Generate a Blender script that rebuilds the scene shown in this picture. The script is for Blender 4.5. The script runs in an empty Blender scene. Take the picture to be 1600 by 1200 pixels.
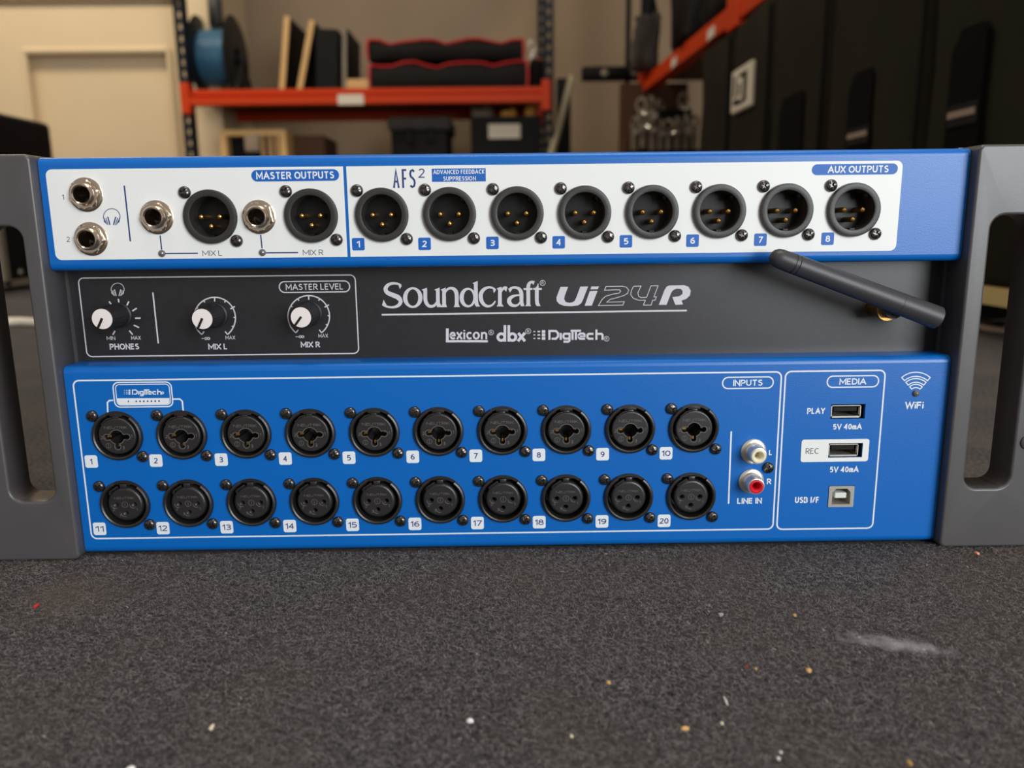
import bpy, bmesh, math, random
import numpy as np
from mathutils import Vector, Matrix
from mathutils.geometry import delaunay_2d_cdt
random.seed(7)
PI = math.pi
S = bpy.context.scene
COL = S.collection

# ------------------------------------------------------------------ camera
F = 1248.0
C0 = Vector((-0.0019, -0.3728, 0.1589))
RT = Vector((0.9998855, -0.01061413, -0.01078594))
UP = Vector((0.01265906, 0.19616389, 0.98048941))
FW = Vector((0.00829123, 0.98051368, -0.19627579))
cam = bpy.data.cameras.new('camera')
cam.sensor_width = 36.0
cam.lens = 36.0 * F / 1600
cam.clip_start = 0.01
cam.dof.use_dof = True
cam.dof.focus_distance = 0.372
cam.dof.aperture_fstop = 8.2
co = bpy.data.objects.new('camera', cam)
COL.objects.link(co)
m = Matrix((RT, UP, -FW)).transposed().to_4x4()
m.translation = C0
co.matrix_world = m
S.camera = co

# ------------------------------------------------------------------ light
S.view_settings.view_transform = 'Standard'
S.view_settings.look = 'None'
S.view_settings.gamma = 1
S.view_settings.use_curve_mapping = False
S.view_settings.exposure = 0.0
w = bpy.data.worlds.new('world')
S.world = w
w.use_nodes = True
w.node_tree.nodes['Background'].inputs[0].default_value = (1.0, 0.93, 0.86, 1)
w.node_tree.nodes['Background'].inputs[1].default_value = 0.36


def area(name, loc, target, sx, sy, power, color):
    l = bpy.data.lights.new(name, 'AREA')
    l.shape = 'RECTANGLE'
    l.size = sx
    l.size_y = sy
    l.energy = power
    l.color = color
    o = bpy.data.objects.new(name, l)
    COL.objects.link(o)
    o.location = loc
    o.rotation_euler = (Vector(target) - Vector(loc)).to_track_quat('-Z', 'Y').to_euler()
    return o


area('doorway_daylight', (1.5, -2.3, 0.84), (0.25, 0, 0.55), 1.25, 1.6, 74, (0.93, 0.98, 1.0))
area('ceiling_light_fitting', (0.3, -0.1, 2.7), (0.2, 0.1, 0), 1.6, 0.5, 26, (1.0, 0.86, 0.68))
area('rear_ceiling_fitting', (-2.1, 2.5, 2.6), (-2.1, 3.4, 0), 1.5, 0.5, 42, (1.0, 0.86, 0.66))

l = bpy.data.lights.new('added_wall_spot', 'SPOT')  # added lamp without a fitting, brightens a patch of the rear wall
l.energy = 45
l.spot_size = 0.55
l.spot_blend = 0.6
l.shadow_soft_size = 0.05
l.color = (1.0, 0.88, 0.66)
o = bpy.data.objects.new('added_wall_spot', l)
COL.objects.link(o)
o.location = (0.15, 2.1, 2.2)
o.rotation_euler = (Vector((0.50, 4.25, 0.95)) - o.location).to_track_quat('-Z', 'Y').to_euler()

# ------------------------------------------------------------------ helpers


def ray(px, py):
    return FW + RT * ((px - 800) / F) + UP * ((600 - py) / F)


def P(px, py, y=0.0):
    "point on the upright plane at depth y seen at a place of the photograph"
    d = ray(px, py)
    return C0 + d * ((y - C0.y) / d.y)


def G(px, py, z=0.0):
    d = ray(px, py)
    return C0 + d * ((z - C0.z) / d.z)


def XP(px, py, x):
    d = ray(px, py)
    return C0 + d * ((x - C0.x) / d.x)


def srgb(r, g, b):
    f = lambda c: (c / 255 / 12.92) if c / 255 <= 0.04045 else ((c / 255 + 0.055) / 1.055) ** 2.4
    return (f(r), f(g), f(b), 1)


def mat(name, col, rough=0.5, metal=0.0, noise=0.0, scale=50, bump=0.0, bscale=400, spec=0.5, col2=None, coat=0):
    mt = bpy.data.materials.new(name)
    mt.use_nodes = True
    nt = mt.node_tree
    b = nt.nodes['Principled BSDF']
    b.inputs['Base Color'].default_value = col
    b.inputs['Roughness'].default_value = rough
    b.inputs['Metallic'].default_value = metal
    b.inputs['Specular IOR Level'].default_value = spec
    b.inputs['Coat Weight'].default_value = coat
    tc = nt.nodes.new('ShaderNodeTexCoord')
    if noise > 0 or col2:
        n = nt.nodes.new('ShaderNodeTexNoise')
        n.inputs['Scale'].default_value = scale
        n.inputs['Detail'].default_value = 5
        nt.links.new(tc.outputs['Object'], n.inputs['Vector'])
        r = nt.nodes.new('ShaderNodeValToRGB')
        r.color_ramp.elements[0].position = 0.3
        r.color_ramp.elements[1].position = 0.7
        c2 = col2 or tuple(min(1, c * (1 + noise)) for c in col[:3]) + (1,)
        c1 = col if col2 else tuple(c * (1 - noise) for c in col[:3]) + (1,)
        r.color_ramp.elements[0].color = c1
        r.color_ramp.elements[1].color = c2
        nt.links.new(n.outputs['Fac'], r.inputs['Fac'])
        nt.links.new(r.outputs['Color'], b.inputs['Base Color'])
    if bump > 0:
        n2 = nt.nodes.new('ShaderNodeTexNoise')
        n2.inputs['Scale'].default_value = bscale
        n2.inputs['Detail'].default_value = 3
        nt.links.new(tc.outputs['Object'], n2.inputs['Vector'])
        bp = nt.nodes.new('ShaderNodeBump')
        bp.inputs['Strength'].default_value = bump
        bp.inputs['Distance'].default_value = 0.001
        nt.links.new(n2.outputs['Fac'], bp.inputs['Height'])
        nt.links.new(bp.outputs['Normal'], b.inputs['Normal'])
    return mt


M = dict(
    blue=mat('blue_powder_coat', srgb(0, 101, 187), 0.34, bump=0.08, bscale=1800, spec=0.5),
    ink_blue=mat('blue_ink', srgb(4, 96, 186), 0.5),
    white=mat('white_panel_ink', srgb(238, 238, 236), 0.42, spec=0.4),
    ink=mat('white_ink', srgb(232, 236, 242), 0.5),
    silver_ink=mat('silver_grey_ink', srgb(214, 210, 216), 0.5),
    navy=mat('navy_ink', srgb(42, 60, 120), 0.5),
    dark_ink=mat('dark_grey_ink', srgb(70, 76, 92), 0.5),
    black_panel=mat('black_recess_panel', srgb(36, 34, 37), 0.38, noise=0.1, scale=300, bump=0.05, bscale=3500, spec=0.6),
    cheek=mat('grey_moulded_plastic', srgb(80, 77, 78), 0.36, noise=0.05, scale=60, bump=0.06, bscale=3000, spec=0.6),
    xlr=mat('black_socket_plastic', srgb(48, 45, 44), 0.42, bump=0.1, bscale=2500),
    bezel=mat('black_bezel_plastic', srgb(34, 32, 31), 0.36, bump=0.1, bscale=2500, spec=0.7),
    xlr_in=mat('deep_black_plastic', srgb(9, 9, 9), 0.4, spec=0.3),
    insert=mat('socket_insert_plastic', srgb(40, 38, 38), 0.36, bump=0.1, bscale=2500, spec=0.6),
    relief=mat('raised_grey_lettering', srgb(104, 100, 98), 0.4),
    gold=mat('gold_contact', srgb(226, 176, 100), 0.28, 1.0),
    screw=mat('black_screw_metal', srgb(96, 92, 90), 0.25, 0.9),
    nickel=mat('nickel_plating', srgb(214, 198, 180), 0.2, 1.0, bump=0.05, bscale=900),
    chrome=mat('bright_steel', srgb(226, 222, 214), 0.3, 0.75),
    void=mat('socket_void', srgb(6, 6, 6), 0.6),
    knob=mat('black_knob_rubber', srgb(34, 33, 35), 0.5),
    knob_white=mat('white_knob_cap', srgb(238, 228, 226), 0.5),
    ant=mat('antenna_plastic', srgb(58, 57, 60), 0.42, bump=0.1, bscale=2500, spec=0.5),
    rca_w=mat('cream_plastic', srgb(236, 228, 200), 0.4),
    rca_r=mat('red_plastic', srgb(214, 26, 44), 0.35),
    led=mat('clear_lamp_lens', srgb(130, 125, 122), 0.15, 0.4),
    usb_w=mat('white_usb_plastic', srgb(225, 228, 222), 0.4),
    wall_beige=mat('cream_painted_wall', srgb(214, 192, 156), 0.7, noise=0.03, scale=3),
    wall_shade=mat('painted_wall_shade', srgb(146, 126, 104), 0.8, noise=0.07, scale=2.5),  # pale wall in warm shade: the shade is put into a darker colour
    orange=mat('orange_beam_paint', srgb(204, 60, 6), 0.5, spec=0.25),
    upright=mat('dark_blue_upright_paint', srgb(18, 24, 34), 0.55, spec=0.25),
    blk=mat('black_matt', srgb(12, 11, 10), 0.6, spec=0.2, noise=0.15, scale=20),
    cloth=mat('black_cover_cloth', srgb(36, 33, 24), 0.85, noise=0.22, scale=5, bump=0.6, bscale=12, spec=0.15),
    bagcloth=mat('black_bag_cloth', srgb(26, 24, 22), 0.8, spec=0.2, noise=0.2, scale=15, bump=0.5, bscale=30),
    red=mat('red_piping', srgb(190, 40, 38), 0.5),
    wood=mat('pale_birch_edge', srgb(212, 170, 110), 0.6, noise=0.08, scale=12),
    woodbox=mat('box_wood', srgb(168, 132, 88), 0.7, noise=0.1, scale=9),
    brownbox=mat('brown_board', srgb(86, 56, 34), 0.8),
    grey_cloth=mat('grey_cloth', srgb(150, 132, 112), 0.9),
    reelblue=mat('blue_cable_sheath', srgb(52, 104, 136), 0.4),
    reel=mat('reel_black', srgb(24, 26, 28), 0.5),
    paper=mat('paper_label', srgb(226, 214, 194), 0.7),
    alu=mat('aluminium', srgb(190, 178, 150), 0.4, 0.6, noise=0.1, scale=20),
    steel=mat('galvanised_steel', srgb(140, 130, 112), 0.45, 0.5, noise=0.2, scale=30),
    ylw=mat('yellow_leather', srgb(226, 160, 60), 0.6),
    deck=mat('chipboard', srgb(120, 96, 66), 0.8, noise=0.2, scale=60),
    rust=mat('rusty_tube', srgb(120, 80, 54), 0.6, noise=0.3, scale=15),
    greybag=mat('grey_bag_cloth', srgb(62, 56, 52), 0.8, noise=0.15, scale=12, bump=0.6, bscale=20),
    cream_cable=mat('cream_cable_sheath', srgb(236, 226, 206), 0.5),
    flap=mat('black_webbing', srgb(9, 10, 9), 0.9, spec=0.1),
    ply=mat('tan_plywood', srgb(196, 172, 116), 0.7, noise=0.08, scale=15),
    tag=mat('woven_grey_tag', srgb(150, 132, 116), 0.7),
)


class MB:
    def __init__(s):
        s.v = []
        s.f = []
        s.lay = 0

    def add(s, vs, fs):
        n = len(s.v)
        s.v += [tuple(a) for a in vs]
        s.f += [tuple(i + n for i in f) for f in fs]
        return s

    def box(s, x0, x1, y0, y1, z0, z1, M4=None):
        vs = [Vector((x, y, z)) for x in (x0, x1) for y in (y0, y1) for z in (z0, z1)]
        if M4:
            vs = [M4 @ v for v in vs]
        return s.add(vs, [(0, 1, 3, 2), (4, 6, 7, 5), (0, 4, 5, 1), (2, 3, 7, 6), (0, 2, 6, 4), (1, 5, 7, 3)])

    def rbox(s, x0, x1, y0, y1, z0, z1, r=0.01, seg=2, M4=None, jit=0, sub=0):
        bm = bmesh.new()
        bmesh.ops.create_cube(bm, size=1)
        for v in bm.verts:
            v.co = Vector(((x0 + x1) / 2 + v.co.x * (x1 - x0), (y0 + y1) / 2 + v.co.y * (y1 - y0), (z0 + z1) / 2 + v.co.z * (z1 - z0)))
        if sub:
            bmesh.ops.subdivide_edges(bm, edges=bm.edges[:], cuts=sub, use_grid_fill=True)
            for v in bm.verts:
                v.co += Vector((random.uniform(-jit, jit), random.uniform(-jit, jit), random.uniform(-jit, jit) if v.co.z > z0 + 1e-4 else 0))
            ed = [e for e in bm.edges if e.calc_face_angle(0) > 1.0]
        else:
            ed = bm.edges[:]
        bmesh.ops.bevel(bm, geom=ed, offset=r, segments=seg, profile=0.5, affect='EDGES', clamp_overlap=True)
        bm.verts.index_update()
        vs = [(M4 @ v.co if M4 else v.co.copy()) for v in bm.verts]
        fs = [[v.index for v in f.verts] for f in bm.faces]
        bm.free()
        return s.add(vs, fs)

    def lathe(s, prof, seg=32, a0=0, a1=2 * PI, c=(0, 0, 0), axis='y', capends=False):
        "prof: (radius, along) pairs; axis y by default, angle 0 = +X, 90 = +Z"
        full = abs(a1 - a0 - 2 * PI) < 1e-6
        n = seg if full else seg + 1
        vs = []
        for r, t in prof:
            for k in range(n):
                a = a0 + (a1 - a0) * k / seg
                p = (r * math.cos(a), r * math.sin(a))
                q = (p[0], t, p[1]) if axis == 'y' else ((t, p[0], p[1]) if axis == 'x' else (p[0], p[1], t))
                vs.append((c[0] + q[0], c[1] + q[1], c[2] + q[2]))
        fs = []
        for i in range(len(prof) - 1):
            for k in range(seg):
                k2 = (k + 1) % n
                fs.append((i * n + k, i * n + k2, (i + 1) * n + k2, (i + 1) * n + k))
        if capends and not full:
            fs.append([i * n for i in range(len(prof))])
            fs.append([i * n + n - 1 for i in range(len(prof))][::-1])
        return s.add(vs, fs)

    def tube(s, pts, r, seg=8, closed=False, cap=True):
        pts = [Vector(p) for p in pts]
        n = len(pts)
        vs = []
        prevn = None
        for i, p in enumerate(pts):
            if closed:
                t = pts[(i + 1) % n] - pts[i - 1]
            else:
                t = pts[min(i + 1, n - 1)] - pts[max(i - 1, 0)]
            t.normalize()
            if prevn is None:
                a = Vector((0, 0, 1)) if abs(t.z) < 0.9 else Vector((1, 0, 0))
                nn = t.cross(a).normalized()
            else:
                nn = (prevn - t * prevn.dot(t)).normalized()
            prevn = nn
            b = t.cross(nn)
            rr = r[i] if isinstance(r, (list, tuple)) else r
            for k in range(seg):
                an = 2 * PI * k / seg
                vs.append(p + (nn * math.cos(an) + b * math.sin(an)) * rr)
        fs = []
        for i in range(n if closed else n - 1):
            j = (i + 1) % n
            for k in range(seg):
                k2 = (k + 1) % seg
                fs.append((i * seg + k, i * seg + k2, j * seg + k2, j * seg + k))
        if cap and not closed:
            fs.append(tuple(range(seg))[::-1])
            fs.append(tuple((n - 1) * seg + k for k in range(seg)))
        return s.add(vs, fs)

    def flat(s, outer, holes, y):
        "planar region in XZ at depth y"
        y -= s.lay * 5e-6
        s.lay += 1
        loops = [outer] + list(holes)
        src, ed = [], []
        for l in loops:
            b0 = len(src)
            src += [Vector((p[0] * 100, p[1] * 100)) for p in l]
            ed += [(b0 + k, b0 + (k + 1) % len(l)) for k in range(len(l))]
        vo, _, fo, _, _, _ = delaunay_2d_cdt(src, ed, [], 0, 1e-6)
        vs = [v / 100 for v in vo]
        cen = np.array([[(vs[f[0]].x + vs[f[1]].x + vs[f[2]].x) / 3, (vs[f[0]].y + vs[f[1]].y + vs[f[2]].y) / 3] for f in fo])
        inside = np.zeros(len(fo), bool)
        for l in loops:
            L_ = np.array([(p[0], p[1]) for p in l])
            N_ = np.roll(L_, -1, 0)
            for (ax, ay), (bx, by) in zip(L_, N_):
                if ay != by:
                    c_ = ((ay > cen[:, 1]) != (by > cen[:, 1])) & (cen[:, 0] < (bx - ax) * (cen[:, 1] - ay) / (by - ay) + ax)
                    inside ^= c_
        fs = []
        for t, ok in zip(fo, inside):
            if not ok:
                continue
            a, b, c = (vs[i] for i in t)
            if (b - a).cross(c - a) < 0:
                t = (t[0], t[2], t[1])
            fs.append(tuple(t))
        return s.add([(p.x, y, p.y) for p in vs], fs)

    def stroke(s, pts, w, y, closed=False):
        y -= s.lay * 5e-6
        s.lay += 1
        pts = [Vector((p[0], p[1])) for p in pts]
        n = len(pts)
        L = []
        for i in range(n):
            a = pts[i - 1] if (i > 0 or closed) else None
            b = pts[(i + 1) % n] if (i < n - 1 or closed) else None
            t1 = (pts[i] - a).normalized() if a is not None else None
            t2 = (b - pts[i]).normalized() if b is not None else None
            if t1 is None: t1 = t2
            if t2 is None: t2 = t1
            t = (t1 + t2)
            t = t.normalized() if t.length > 1e-6 else t1
            nn = Vector((-t.y, t.x))
            k = max(0.4, nn.dot(Vector((-t1.y, t1.x))))
            ww = (w[i] if isinstance(w, (list, tuple)) else w) / 2 / k
            L.append((pts[i] + nn * ww, pts[i] - nn * ww))
        vs = []
        for a, b in L:
            vs += [(a.x, y, a.y), (b.x, y, b.y)]
        fs = []
        for i in range(n if closed else n - 1):
            j = (i + 1) % n
            fs.append((2 * i, 2 * i + 1, 2 * j + 1, 2 * j))
        return s.add(vs, fs)

    def build(s, name, m, parent=None, smooth=None, loc=None):
        me = bpy.data.meshes.new(name)
        me.from_pydata(s.v, [], s.f)
        me.materials.append(m)
        if smooth:
            me.polygons.foreach_set('use_smooth', [True] * len(me.polygons))
            me.set_sharp_from_angle(angle=math.radians(smooth))
        me.update()
        o = bpy.data.objects.new(name, me)
        COL.objects.link(o)
        if loc is not None:
            o.location = loc
        if parent:
            o.parent = parent
        return o


def fixn(o):
    bm = bmesh.new()
    bm.from_mesh(o.data)
    bmesh.ops.remove_doubles(bm, verts=bm.verts, dist=1e-6)
    bmesh.ops.recalc_face_normals(bm, faces=bm.faces)
    bm.to_mesh(o.data)
    bm.free()
    return o


def tag(o, label, cat, group=None):
    o['label'] = label
    o['category'] = cat
    if group:
        o['group'] = group
    return o


def flatfront(o):
    for p in o.data.polygons:
        if abs(p.normal.y) > .999:
            p.use_smooth = False
    return o


def thing(name, label, cat, loc=(0, 0, 0), group=None):
    o = bpy.data.objects.new(name, None)
    o.empty_display_size = 0.02
    COL.objects.link(o)
    o.location = loc
    return tag(o, label, cat, group)


def struct(o):
    o['kind'] = 'structure'
    return o


def reparent(root):
    "children built in world space: keep them where they are"
    inv = root.location.copy()
    for c in root.children:
        c.location = c.location - inv


def dup(o, parent=None, loc=None):
    c = o.copy()
    COL.objects.link(c)
    if parent:
        c.parent = parent
    if loc is not None:
        c.location = loc
    for k in list(o.children):
        dup(k, c)
    return c


def circ(x, z, r, n=36, a0=0.0):
    return [(x + r * math.cos(a0 + 2 * PI * k / n), z + r * math.sin(a0 + 2 * PI * k / n)) for k in range(n)]


def rrect(x0, x1, z0, z1, r, n=6):
    out = []
    for cx, cz, a in ((x1 - r, z1 - r, 0), (x0 + r, z1 - r, PI / 2), (x0 + r, z0 + r, PI), (x1 - r, z0 + r, 1.5 * PI)):
        for k in range(n + 1):
            t = a + PI / 2 * k / n
            out.append((cx + r * math.cos(t), cz + r * math.sin(t)))
    return out


def prect(cx, cy, w, h, r, y=0.0):
    "rounded rectangle given by its centre and size in photograph pixels"
    a = P(cx, cy, y)
    k = (P(cx + w / 2, cy, y).x - P(cx - w / 2, cy, y).x)
    q = (P(cx, cy - h / 2, y).z - P(cx, cy + h / 2, y).z)
    rr = r * k / w
    return rrect(a.x - k / 2, a.x + k / 2, a.z - q / 2, a.z + q / 2, rr)


def offset_loop(l, d):
    n = len(l)
    out = []
    ar = sum(l[i][0] * l[(i + 1) % n][1] - l[(i + 1) % n][0] * l[i][1] for i in range(n))
    sg = 1 if ar > 0 else -1
    for i in range(n):
        a, p, b = Vector(l[i - 1]), Vector(l[i]), Vector(l[(i + 1) % n])
        t = (b - a).normalized()
        nn = Vector((t.y, -t.x)) * sg
        out.append((p.x + nn.x * d, p.y + nn.y * d))
    return out


def plate(mb, outer, holes, y0, y1, bev=0.0):
    "solid plate, rounded front edge (front y0 < back y1)"
    st = [(0.0, 1.0), (0.3, 0.3), (1.0, 0.0)] if bev else [(0.0, 0.0)]
    fo = offset_loop(outer, -bev)
    fh = [offset_loop(h, bev) for h in holes]
    mb.flat(fo, fh, y0)
    for l, sgn in [(outer, -1)] + [(h, 1) for h in holes]:
        rings = []
        for a, b in ([(1.0, 0.0), (0.3, 0.3), (0.0, 1.0)] if bev else [(0, 0)]):
            ll = offset_loop(l, sgn * bev * a) if bev else l
            rings.append([(p[0], y0 + bev * b, p[1]) for p in ll])
        rings.append([(p[0], y1, p[1]) for p in l])
        n = len(l)
        vs = [q for r in rings for q in r]
        fs = []
        for i in range(len(rings) - 1):
            for k in range(n):
                k2 = (k + 1) % n
                q = (i * n + k, i * n + k2, (i + 1) * n + k2, (i + 1) * n + k)
                fs.append(q)
        mb.add(vs, fs)
    nb = MB().flat(outer, holes, y1)
    mb.add(nb.v, [f[::-1] for f in nb.f])
    return mb


# letters as flat strokes
def ell(cx, cy, rx, ry, a0=0, a1=360, n=16):
    return [(cx + rx * math.cos(math.radians(a0 + (a1 - a0) * k / n)), cy + ry * math.sin(math.radians(a0 + (a1 - a0) * k / n))) for k in range(n + 1)]


GL = {
    'A': (.72, [[(0, 0), (.36, 1), (.72, 0)], [(.13, .32), (.59, .32)]]),
    'B': (.56, [[(.28, .54), (0, .54), (0, 1), (.3, 1), (.46, .92), (.5, .76), (.44, .6), (.28, .54), (.5, .46), (.56, .27), (.48, .07), (.3, 0), (0, 0), (0, .54)]]),
    'C': (.6, [[(.6, .88), (.42, 1), (.2, .95), (.05, .76), (0, .5), (.05, .24), (.2, .05), (.42, 0), (.6, .1)]]),
    'D': (.62, [[(0, 0), (0, 1), (.25, 1), (.48, .9), (.6, .68), (.62, .5), (.6, .32), (.48, .1), (.25, 0), (0, 0)]]),
    'E': (.46, [[(.46, 1), (0, 1), (0, 0), (.46, 0)], [(0, .53), (.42, .53)]]),
    'F': (.44, [[(.44, 1), (0, 1), (0, 0)], [(0, .5), (.4, .5)]]),
    'H': (.58, [[(0, 0), (0, 1)], [(.58, 0), (.58, 1)], [(0, .52), (.58, .52)]]),
    'I': (0, [[(0, 0), (0, 1)]]),
    'K': (.52, [[(0, 0), (0, 1)], [(.5, 1), (.04, .5), (.54, 0)]]),
    'L': (.42, [[(0, 1), (0, 0), (.42, 0)]]),
    'M': (.76, [[(0, 0), (0, 1), (.38, .25), (.76, 1), (.76, 0)]]),
    'N': (.56, [[(0, 0), (0, 1), (.56, 0), (.56, 1)]]),
    'O': (.72, [ell(.36, .5, .36, .5)]),
    'P': (.52, [[(0, 0), (0, 1), (.28, 1), (.46, .91), (.52, .73), (.46, .54), (.28, .45), (0, .45)]]),
    'R': (.54, [[(0, 0), (0, 1), (.28, 1), (.46, .91), (.52, .73), (.46, .54), (.28, .47), (0, .47)], [(.22, .47), (.54, 0)]]),
    'S': (.48, [[(.45, .91), (.28, 1), (.1, .95), (.02, .78), (.08, .62), (.28, .52), (.44, .4), (.48, .24), (.4, .06), (.2, 0), (0, .09)]]),
    'T': (.58, [[(0, 1), (.58, 1)], [(.29, 1), (.29, 0)]]),
    'U': (.54, [[(0, 1), (0, .3), (.07, .1), (.27, 0), (.47, .1), (.54, .3), (.54, 1)]]),
    'V': (.64, [[(0, 1), (.32, 0), (.64, 1)]]),
    'W': (.88, [[(0, 1), (.21, 0), (.44, .95), (.67, 0), (.88, 1)]]),
    'X': (.58, [[(0, 0), (.58, 1)], [(0, 1), (.58, 0)]]),
    'Y': (.56, [[(0, 1), (.28, .48), (.56, 1)], [(.28, .48), (.28, 0)]]),
    '0': (.46, [ell(.23, .5, .23, .5)]),
    '1': (.22, [[(0, .78), (.2, 1), (.2, 0)]]),
    '2': (.46, [[(.02, .84), (.1, .95), (.24, 1), (.4, .92), (.44, .74), (.36, .52), (0, 0), (.46, 0)]]),
    '3': (.44, [[(.02, .92), (.2, 1), (.37, .93), (.42, .76), (.34, .59), (.14, .53), (.36, .46), (.44, .28), (.36, .07), (.18, 0), (0, .07)]]),
    '4': (.50, [[(.36, 0), (.36, 1)], [(.36, 1), (0, .3), (.5, .3)]]),
    '5': (.44, [[(.42, 1), (.06, 1), (.04, .56), (.24, .61), (.41, .49), (.44, .28), (.34, .06), (.16, 0), (0, .06)]]),
    '6': (.46, [[(.40, .97), (.24, .96), (.07, .75), (0, .4), (.06, .1), (.24, 0), (.41, .1), (.46, .31), (.38, .52), (.2, .56), (.03, .42)]]),
    '7': (.46, [[(0, 1), (.46, 1), (.14, 0)]]),
    '8': (.46, [ell(.23, .77, .19, .23, n=12), ell(.23, .27, .23, .27, n=12)]),
    'm': (.56, [[(0, 0), (0, .68)], [(0, .5), (.12, .67), (.24, .62), (.28, .45), (.28, 0)], [(.28, .5), (.4, .67), (.52, .62), (.56, .45), (.56, 0)]]),
    'i': (0, [[(0, 0), (0, .68)], [(0, .88), (0, 1.06)]]),
    '/': (.36, [[(0, -.05), (.36, 1.05)]]),
}
GL['9'] = (.46, [[(.46 - a, 1 - b) for a, b in GL['6'][1][0]]])


def text_to(mb, txt, x, z, w, h, y, bold=0.0, shear=0.0, space=1.0):
    t = h * (.115 + bold * 2.1)
    gap = h * (.13 - bold * 1.6) * space
    n = len(txt.replace(' ', ''))
    gaps = sum(gap if c != ' ' else h * .34 for c in txt[:-1])
    gw = sum(GL[c][0] for c in txt if c != ' ')
    sx = (w - n * t - gaps) / gw if gw else 1
    if sx < .3 * h:
        t *= .8
        gap *= .6
        sx = (w - n * t - gaps * .65) / gw if gw else 1
    cur = x - w / 2
    for c in txt:
        if c == ' ':
            cur += h * .34
            continue
        g = GL[c]
        for st in g[1]:
            closed = len(st) > 3 and abs(st[0][0] - st[-1][0]) < 1e-6 and abs(st[0][1] - st[-1][1]) < 1e-6
            pts = [(cur + t / 2 + a * sx + shear * b * h, z - h / 2 + t / 2 + b * (h - t)) for a, b in st]
            if not closed:
                # square ends: straight stems run to the full letter height
                p0, p1, q0, q1 = Vector(pts[0]), Vector(pts[1]), Vector(pts[-1]), Vector(pts[-2])
                if st[0][1] in (0, 1) and abs(p0.x - p1.x) < abs(p0.y - p1.y):
                    p0 = p0 + (p0 - p1).normalized() * t / 2
                if st[-1][1] in (0, 1) and abs(q0.x - q1.x) < abs(q0.y - q1.y):
                    q0 = q0 + (q0 - q1).normalized() * t / 2
                pts = [tuple(p0)] + pts[1:-1] + [tuple(q0)]
            mb.stroke(pts[:-1] if closed else pts, t, y, closed)
        cur += g[0] * sx + t + gap
    return mb


def ptext(mb, txt, cx, cy, w, h, plane, y, bold=0.0, shear=0.0, space=1.0):
    a = P(cx, cy, plane)
    k = P(cx + w / 2, cy, plane).x - P(cx - w / 2, cy, plane).x
    q = P(cx, cy - h / 2, plane).z - P(cx, cy + h / 2, plane).z
    return text_to(mb, txt, a.x, a.z, k, q, y, bold, shear, space)


# ================================================================== SETTING
FLOOR = MB()
FLOOR.add([(-3.2, -1.0, 0), (2.6, -1.0, 0), (2.6, 4.6, 0), (-3.2, 4.6, 0)], [(0, 1, 2, 3)])
cm = bpy.data.materials.new('charcoal_felt_carpet')
cm.use_nodes = True


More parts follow.
